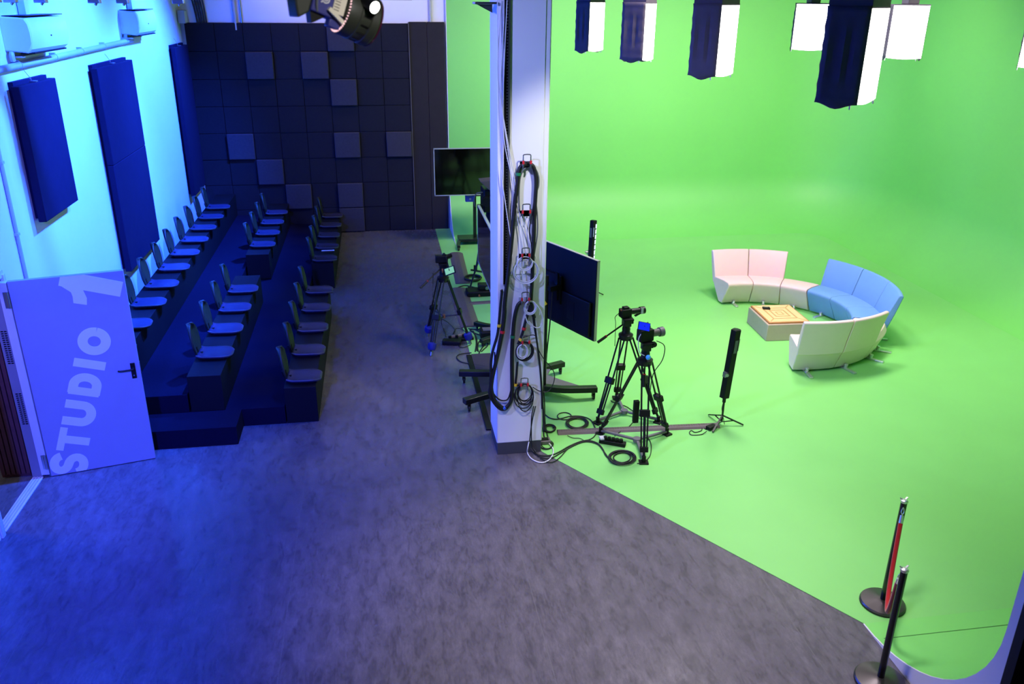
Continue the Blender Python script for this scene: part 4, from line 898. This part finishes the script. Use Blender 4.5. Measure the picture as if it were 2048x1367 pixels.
# ------------------------------------------------------------------ curved sofas
def sofa_section(rs):  # closed (r, z) outline
    return rs
SEAT = [(1.295, .032), (1.135, .355), (1.14, .395), (1.165, .415), (1.30, .42), (1.50, .405), (1.565, .40), (1.605, .30), (1.40, .032)]
BACK = [(1.555, .30), (1.565, .41), (1.60, .52), (1.695, .785), (1.715, .803), (1.745, .803), (1.765, .785), (1.69, .50), (1.625, .295)]
def arc_mod(m_, C, pf, a0, a1, n=6, gap=0.0):
    secs = []
    for i in range(n+1):
        t_ = math.radians(a0+(a1-a0)*i/n)
        secs.append([V((C[0]+r*math.cos(t_), C[1]+r*math.sin(t_), z)) for r, z in pf])
    return m_.sweep(secs)
def sofa(label, C, angs, backs, m, feet, db=0.0, df=0.0):
    am = math.radians((angs[0]+angs[-1])/2)
    t = thing('curved_sofa', label, 'sofa', (C[0]+1.35*math.cos(am), C[1]+1.35*math.sin(am), 0))
    for i in range(len(angs)-1):
        a0, a1 = angs[i]-.15, angs[i+1]+.15
        arc_mod(MB(), C, SEAT[:-1]+[(SEAT[-1][0]+df, SEAT[-1][1])], a0, a1).build('seat', m, t, bevel=.012, seg=3)
        if i in backs: arc_mod(MB(), C, [(r+(db if z > .45 else db*.3), z) for r, z in BACK], a0, a1).build('backrest', m, t, bevel=.014, seg=3)
    for a in feet:
        ar = math.radians(a); e = V((math.cos(ar), math.sin(ar), 0)); o_ = V((C[0], C[1], 0))
        MB().bar(o_+e*1.10+V((0,0,.018)), o_+e*1.42+V((0,0,.018)), .05, .022).bar(o_+e*1.34+V((0,0,.018)), o_+e*1.72+V((0,0,.018)), .05, .022).cyl(o_+e*1.53+V((0,0,.02)), o_+e*1.545+V((0,0,.085)), .026, n=12).cyl(o_+e*1.27+V((0,0,.02)), o_+e*1.255+V((0,0,.075)), .024, n=12).build('foot', CHROME, t, bevel=.004)
CS = (5.6, 10.97)
sofa('curved cream leather sofa farthest from the viewer, with a backless end module', CS, [99, 78, 57, 36], {0, 1}, SOFA_W, [90, 68, 46])
sofa('curved blue leather sofa between the two cream ones', CS, [35.5, 14, -7.5, -29], {0, 1, 2}, SOFA_B, [25, 3, -18])
sofa('curved cream leather sofa nearest the viewer, seen from behind', (5.65, 11.02), [-34, -57, -80, -103], {1, 2}, SOFA_W, [-96, -74, -52, -38], -.03, .09)
# table
t = thing('coffee_table', 'low square beige coffee table with an inlaid wooden top', 'table', (5.78, 10.98, 0))
rzT = -0.05; TC = V((5.78, 11.0, 0)); RT = M.Rotation(rzT, 3, 'Z')
MB().box((-.325, -.385, .007), (.325, .385, .262), RT, TC).build('table_body', OTTO, t, bevel=.008)
tp = MB().box((-.30, -.36, .262), (.315, .375, .288), RT, TC).build('table_top', WOOD_RIM, t, bevel=.006)
def ring(m_, rx, ry, wd, z0, z1):
    for lo, hi in (((-rx, -ry), (rx, -ry+wd)), ((-rx, ry-wd), (rx, ry)), ((-rx, -ry+wd), (-rx+wd, ry-wd)), ((rx-wd, -ry+wd), (rx, ry-wd))):
        m_.box((lo[0]+.0075, lo[1]+.0075, z0), (hi[0]+.0075, hi[1]+.0075, z1), RT, TC)
MB().box((-.28, -.34, .288), (.295, .355, .290), RT, TC).build('veneer_field', WOOD_PALE, tp)
m_ = MB(); ring(m_, .19, .23, .022, .290, .2912); ring(m_, .115, .14, .02, .290, .2912); ring(m_, .05, .06, .015, .290, .2912)
for sx in (-1, 1):
    for sy in (-1, 1): m_.bar(TC+RT @ V((.0075+sx*.19, .0075+sy*.23, .2906)), TC+RT @ V((.0075+sx*.27, .0075+sy*.33, .2906)), .018, .0012)
m_.build('inlay', WOOD_TAN, tp)
p = gz(1532.5, 616, .30)
t = thing('remote_control', 'small black remote lying on the inlaid table top', 'remote', (p.x, p.y, .292))
MB().box((-.055, -.04, 0), (.055, .04, .022), M.Rotation(-.25, 3, 'Z'), (p.x, p.y, .2915)).build('case', BLACKP, t, bevel=.006)
MB().box((-.03, -.022, .022), (.02, .018, .026), M.Rotation(-.25, 3, 'Z'), (p.x, p.y, .2915)).build('keypad', mat('dark_grey_keys', (60, 66, 64), .5), t)

# ------------------------------------------------------------------ stanchions and rope
def stanchion(label, x, y):
    t = thing('stanchion', label, 'barrier post', (x, y, 0), 0, 'rope barrier posts')
    MB().lathe([(0.0, .007), (.175, .007), (.178, .012), (.178, .026), (.17, .036), (.06, .052), (.03, .058), (0, .058)], (x, y, 0), n=40).build('base_disc', DISCM, t, angle=30)
    MB().lathe([(0.177, .0065), (.1795, .007), (.1795, .022), (.177, .023)], (x, y, 0), n=40).build('base_rim', RUBBER, t)
    MB().cyl((x, y, .05), (x, y, .985), .025, n=20).build('post', POSTM, t)
    cp = MB().lathe([(.026, .985), (.029, .99), (.029, 1.005), (.012, 1.012), (0, 1.012)], (x, y, 0), n=20).build('cap', CHROME, t)
    m_ = MB()
    for i in range(3):
        a = 2*PI*i/3+.4; m_.bar((x+.012*math.cos(a), y+.012*math.sin(a), 1.008), (x+.034*math.cos(a), y+.034*math.sin(a), 1.018), .012, .008)
    m_.build('rope_notch', CHROME, cp)
P1 = V((3.915, 5.06, 0)); P2 = V((3.418, 4.27, 0))
stanchion('black rope barrier post on the green floor, the farther of the two', P1.x, P1.y)
stanchion('black rope barrier post at the bottom edge on the dark floor, the nearer one', P2.x, P2.y)
d12 = (P2-P1).normalized()
A_ = P1+d12*.032+V((0,0,.945)); B_ = P2-d12*.030+V((-.022,0,.935))
t = thing('barrier_rope', 'red velvet rope sagging between the two barrier posts', 'rope', (A_.x, A_.y, .945))
pts = []
for i in range(13):
    s = i/12; x = 2*s-1
    pts.append(A_.lerp(B_, .06+.88*s)+V((0,0,-.10-.50*(1-abs(x)**2.2))))
MB().tube(pts, .0175, n=10, smooth=3).build('rope', RED_ROPE, t, angle=80)
for P_, q in ((A_, pts[0]), (B_, pts[-1])):
    MB().cyl(q+(P_-q)*.0, q.lerp(P_, .55), .017, .013, n=12).build('rope_end', CHROME, t)
    MB().tube([q.lerp(P_, .55), q.lerp(P_, .75)+V((.012, 0, 0)), P_+V((0, 0, .01)), q.lerp(P_, .8)+V((-.012, 0, 0)), q.lerp(P_, .6)], .004, n=6).build('snap_hook', CHROME, t)

# ------------------------------------------------------------------ hanging softboxes
def hdir(px, py):
    d = ray(px, py); return V((d.x, d.y, 0)).normalized()
def hit(J, t_, px, py):
    e = hdir(px, py); det = -t_.x*e.y+t_.y*e.x
    return (-J.x*-e.y - -J.y*-e.x)/det if False else ((J.x*e.y-J.y*e.x)/(t_.y*e.x-t_.x*e.y))
ZB, ZT = 3.90, 4.57
def softbox(label, L_, J_, R_, py, y0, n, dmin=None):
    n = V((n[0], n[1], 0)).normalized(); t_ = V((-n.y, n.x, 0))
    if t_.dot(hdir(R_, py).cross(V((0,0,1)))) < 0: t_ = -t_
    J = gy(J_, py, y0); J.z = 0
    wv = abs(hit(J, t_, R_, py)); dv = abs(hit(J, -n, L_, py)) if L_ is not None else dmin
    if L_ is None: dv = dmin
    a = J; b = J+t_*wv; c_ = b-n*dv; d = J-n*dv
    cen = (a+c_)/2
    t = thing('softbox_light', label, 'softbox', (cen.x, cen.y, ZB), 0, 'softboxes hanging over the set')
    ins = .006
    # black fabric skirt: side walls with quilted ribs, open at the front
    m_ = MB(); nz = 15
    def wall(p, q):
        o_ = (q-p).cross(V((0,0,1))).normalized()
        def fn(u, v):
            s = .5-abs(.5-u); bl = .010*math.sin(u*6*PI+1)*(1 if 0 < u < 1 else 0)*math.sin(PI*v)
            seam = -.006 if int(v*nz+.5) % 3 == 0 else 0.0
            lowz = ZB-.03*math.sin(u*PI)+.008*math.sin(u*9) if v == 0 else ZB+(ZT-ZB)*v
            return p.lerp(q, u)+o_*(bl+seam)+V((0,0,lowz))
        m_.grid(fn, 8, nz)
    wall(a, d); wall(d, c_); wall(c_, b)
    m_.build('fabric_skirt', FABRIC, t, solid=.004, angle=25)
    mid = lambda u, v: a.lerp(b, u)+n*(.015*math.sin(PI*u)*math.sin(PI*v))+V((0,0,ZB+.004-.016*math.sin(PI*u)*(1-v)+(ZT-.02-ZB)*v))
    MB().grid(mid, 8, 8).build('diffuser', GLOW, t)
    MB().prism([(a.x, a.y), (b.x, b.y), (c_.x, c_.y), (d.x, d.y)], lambda x, y: V((x, y, ZT-.01)), lambda x, y: V((x, y, ZT+(.10 if L_ is not None else .0)))).build('top_hood', FABRIC, t, bevel=.003)
    MB().box((cen.x-.08, cen.y-.08, ZT), (cen.x+.08, cen.y+.08, ZT+.28)).build('lamp_housing', GREY_PLATE, t, bevel=.01)
    MB().cyl((cen.x, cen.y, ZT+.28), (cen.x, cen.y, 6.2), .018, n=10).build('drop_pole', STEEL, t)
    MB().cyl(a+V((0,0,ZB-.005))-n*.05, a+V((0,0,ZB-.035))-n*.05, .006, n=6).cyl(b+V((0,0,ZB))-t_*.06, b+V((0,0,ZB-.03))-t_*.06, .006, n=6).build('toggle', WCABLE, t)
    return (a+b)/2, n, wv
nL = (.72, -.69)
SB = [softbox('far left softbox in the left row, smallest one', 1150, 1177, 1206, 97, 12.54, nL),
      softbox('second softbox from the left in the left row', 1240, 1285, 1306, 119, 10.59, nL),
      softbox('third softbox from the left, quilted black side turned to the viewer', 1376, 1431, 1465, 152, 8.26, nL),
      softbox('biggest nearest softbox with a broad black side', 1629, 1714, 1748, 213, 5.85, nL),
      softbox('white softbox half hidden behind the biggest one', None, 1583, 1650, 96, 13.0, (-.40, -.92), .35),
      softbox('bright white softbox right of the biggest one', None, 1771, 1842, 116, 10.96, (-.40, -.92), .35),
      softbox('white softbox cut by the right picture edge', None, 2034, 2112, 138, 9.29, (-.62, -.78), .30)]
m_ = MB(); 
rail = m_.box((2.9, 3.0, 5.95), (3.0, 16, 6.05)).box((7.0, 3.0, 5.95), (7.1, 16, 6.05)).build('trim_5', STEEL)
struct(rail, 'steel ceiling rails above the softboxes', 'rail')

# ------------------------------------------------------------------ moving profile spotlight at the top
ax = (CR*.74+CD*.13+CF*.62).normalized()
PC = gy(690, 23, 3.9)
side = ax.cross(V((0,0,1))).normalized(); upv = side.cross(ax)
RS = M((side, ax, upv)).transposed()
t = thing('stage_spotlight', 'large dark stage spotlight with a ring of glowing vents hanging at the top', 'spotlight', PC)
Bk = PC
def B(x, y, z): return Bk+RS @ V((x, y, z))
brl = MB().lathe([(0, -.02), (.098, -.02), (.10, -.01), (.10, .03), (.103, .032), (.103, .04), (.099, .042), (.097, .08), (.103, .084), (.105, .115), (.101, .122), (.085, .122), (.08, .10), (0, .10)], Bk, ax, 40).build('lens_barrel', OLIVE, t, angle=30)
m_ = MB()
for i in range(16):
    a = 2*PI*i/16; e = side*math.cos(a)+upv*math.sin(a); m_.bar(Bk+e*.098+ax*.043, Bk+e*.098+ax*.079, .007, .006, up=e)
m_.build('cooling_fin', BLACKM, brl)
m_ = MB()
for i in range(46):
    a = 2*PI*i/46; e = side*math.cos(a)+upv*math.sin(a); m_.bar(Bk+e*.086+ax*-.021, Bk+e*.095+ax*-.021, .0036, .003, up=ax)
m_.build('glowing_vent_slots', LED_DOT, t)
MB().lathe([(.0865, .1225), (.1025, .1225), (.1025, .129), (.0865, .129)], Bk, ax, 40).build('front_ring', mat('magenta_tinted_ring', (70, 22, 44), .25), t)
body = MB().box((-.05, -.165, -.055), (.045, -.022, .07), RS, Bk).build('lamp_housing', NAVY, t, bevel=.006)
MB().box((.0455, -.078, -.030), (.053, -.024, .065), RS, Bk).build('cover_plate', BEIGE_CASE, body, bevel=.002)
m_ = MB()
for i in range(8): m_.box((.0532, -.074, -.018+i*.0115), (.0542, -.050, -.0155+i*.0115), RS, Bk)
m_.build('vent_line', BLACKP, body)
MB().bar(B(.053, -.095, -.022), B(.058, -.006, -.062), .024, .016).build('rail', BEIGE_CASE, body)
MB().box((.0, -.075, -.088), (.045, -.024, -.056), RS, Bk).build('bottom_block', NAVY, body, bevel=.004)
lg = B(.0465, -.112, .008)
def LG(a, r): return lg+RS @ V((0, r*math.cos(a), r*math.sin(a)))
MB().tube([LG(2*PI*i/20, .015) for i in range(20)], .0024, True, 5, 1).tube([LG(2*PI*i/12+3.4, .007) for i in range(8)], .0022, False, 5, 1).cyl(LG(3.9, .022), LG(3.9, .022)+side*.001, .0035, n=8).build('round_logo', WCABLE, body)['label'] = 'white ring logo'
MB().tube([B(.05, -.15, .09), B(.06, -.155, .03), B(.055, -.15, -.02), B(.045, -.135, -.05)], .005, n=6).build('safety_cable', GREYCABLE, t)
MB().prism([(0, -.02), (.05, -.06), (.085, .0), (.07, .08), (0, .08)], lambda a, b: B(-.05, -.168-a*.8, b-.045), lambda a, b: B(.05, -.168-a*.8, b-.045)).build('rear_cap', OLIVE, t, bevel=.008)
MB().prism([(0, 0), (.05, -.045), (.07, .0)], lambda a, b: B(-.02, -.09-a, -.056+b), lambda a, b: B(.03, -.09-a, -.056+b)).build('fin_bracket', BLACKP, t)
yk = MB().tube([B(-.07, -.10, .02), B(-.08, -.14, .06), B(-.07, -.18, .14), B(-.03, -.19, .22), B(0, -.19, .26)], .012, n=8).build('yoke', NAVY, t)
MB().box((-.03, -.39, -.035), (.03, -.285, .04), RS, Bk).build('control_unit', NAVY, t, bevel=.006)
MB().cyl(B(0, -.30, 0), B(0, -.25, -.01), .018, n=10).build('pivot', BLACKM, t)
q = B(0, -.19, .26); MB().cyl(q, V((q.x, q.y, 6.2)), .016, n=10).build('drop_pole', STEEL, t)
# small lit spot beyond it
pl = gy(750, 15, 3.8)
t = thing('small_spotlight', 'small dark spotlight with a glowing white lens beside the big spotlight', 'spotlight', pl)
la = V((.55, -.75, -.30)).normalized()
MB().lathe([(0, -.095), (.017, -.095), (.024, -.07), (.027, 0.0), (.0245, 0.0), (.0235, -.01)], pl, la, 20).build('lamp_can', BLACKM, t)
MB().lathe([(0, .009), (.015, .006), (.0255, -.002)], pl, la, 20).build('lens', LAMP, t)
MB().tube([pl-la*.07, pl-la*.07+V((0,0,.07)), (pl-la*.07)+V((0, -.03, .12))], .008, n=8).cyl(pl-la*.07+V((0,-.03,.12)), V((pl.x-la.x*.07, pl.y-la.y*.07-.03, 6.2)), .008, n=8).build('hanger', BLACKM, t)

# ------------------------------------------------------------------ lights
def light(kind, name, loc, target, energy, color, **kw):
    d = bpy.data.lights.new(name, kind); d.energy = energy; d.color = color
    for k_, v_ in kw.items(): setattr(d, k_, v_)
    o = bpy.data.objects.new(name, d); COL.objects.link(o); o.location = loc
    if target is not None: o.rotation_euler = (V(target)-V(loc)).to_track_quat('-Z', 'Y').to_euler()
    return o
BLUE = (0.015, 0.088, 1.0); DEEP = (0.028, 0.046, 1.0); WHITE = (1.0, 0.93, 0.93)
for i, (y, e) in enumerate(((8.8, 6000), (11.3, 10000), (14.8, 10000))):
    light('SPOT', 'blue_wall_washer', (-0.4, y, 5.8), (XL, y+0.2, 2.5), e, BLUE, spot_size=math.radians(78), spot_blend=0.75, shadow_soft_size=0.12)
light('SPOT', 'blue_floor_spot', (-1.9, 0.0, 5.2), (-3.0, 7.4, 0.6), 7500, DEEP, spot_size=math.radians(58), spot_blend=1.0, shadow_soft_size=0.2)
light('SPOT', 'blue_column_spot', (-3.0, 4.6, 6.0), (1.3, 8.0, 2.9), 1700, (.32, .36, 1.0), spot_size=math.radians(50), spot_blend=0.9, shadow_soft_size=0.2)
light('SPOT', 'column_spot', (2.9, 5.4, 5.9), (1.52, 7.93, 3.1), 700, (1, .97, .98), spot_size=math.radians(22), spot_blend=1.0, shadow_soft_size=0.1)
for (x, y, tx, ty, tz, e) in ((3.0, 13.6, 3.0, 17.6, 2.0, 85), (5.6, 13.6, 5.6, 17.6, 2.0, 85), (7.6, 13.0, 9.6, 17.0, 2.0, 80), (7.2, 10.6, 10.5, 11.4, 2.0, 75), (7.2, 7.4, 10.5, 7.6, 2.0, 60), (4.0, 9.8, 4.0, 10.2, 0, 112), (5.8, 10.6, 5.8, 11.2, 0, 78), (4.6, 7.0, 4.8, 7.2, 0, 45)):
    light('AREA', 'set_fill_light', (x, y, 5.85), (tx, ty, tz), e, WHITE, shape='SQUARE', size=1.0, spread=math.radians(105))  # unseen overhead lights added to brighten the green floor and cyclorama
light('SPOT', 'floor_highlight_fill', (1.3, 4.2, 6.0), (1.8, 5.4, 0), 1750, (1, .88, 1.0), spot_size=math.radians(60), spot_blend=1.0, shadow_soft_size=0.4)  # added fill, shaped to stand in for softbox highlights on the dark floor
light('AREA', 'end_wall_fill', (-0.6, 16.6, 6.1), (-0.6, 17.75, 4.6), 18, (1, .82, .85), shape='RECTANGLE', size=3.0, size_y=.3, spread=math.radians(100))  # added fill that lifts the white wall strip above the panels
light('SPOT', 'aisle_spot', (0.3, 12.6, 5.9), (0.05, 9.0, 0), 130, (1, .9, .98), spot_size=math.radians(30), spot_blend=1.0, shadow_soft_size=0.15)
light('AREA', 'spotlight_fill', (1.0, 1.6, 5.7), (-0.15, 3.9, 4.5), 4.5, (1, .95, .95), shape='SQUARE', size=0.3, spread=math.radians(50))  # added soft fill near the viewer, only brightens the hanging stage spotlight
light('AREA', 'corridor_light', (-5.0, 7.6, 2.6), (-4.6, 7.6, 0), 12, (1, .93, .90), shape='SQUARE', size=0.6)
wd_ = bpy.data.worlds.new('world'); SC.world = wd_; wd_.use_nodes = True
wd_.node_tree.nodes['Background'].inputs[0].default_value = (0.02, 0.02, 0.05, 1); wd_.node_tree.nodes['Background'].inputs[1].default_value = 0.3
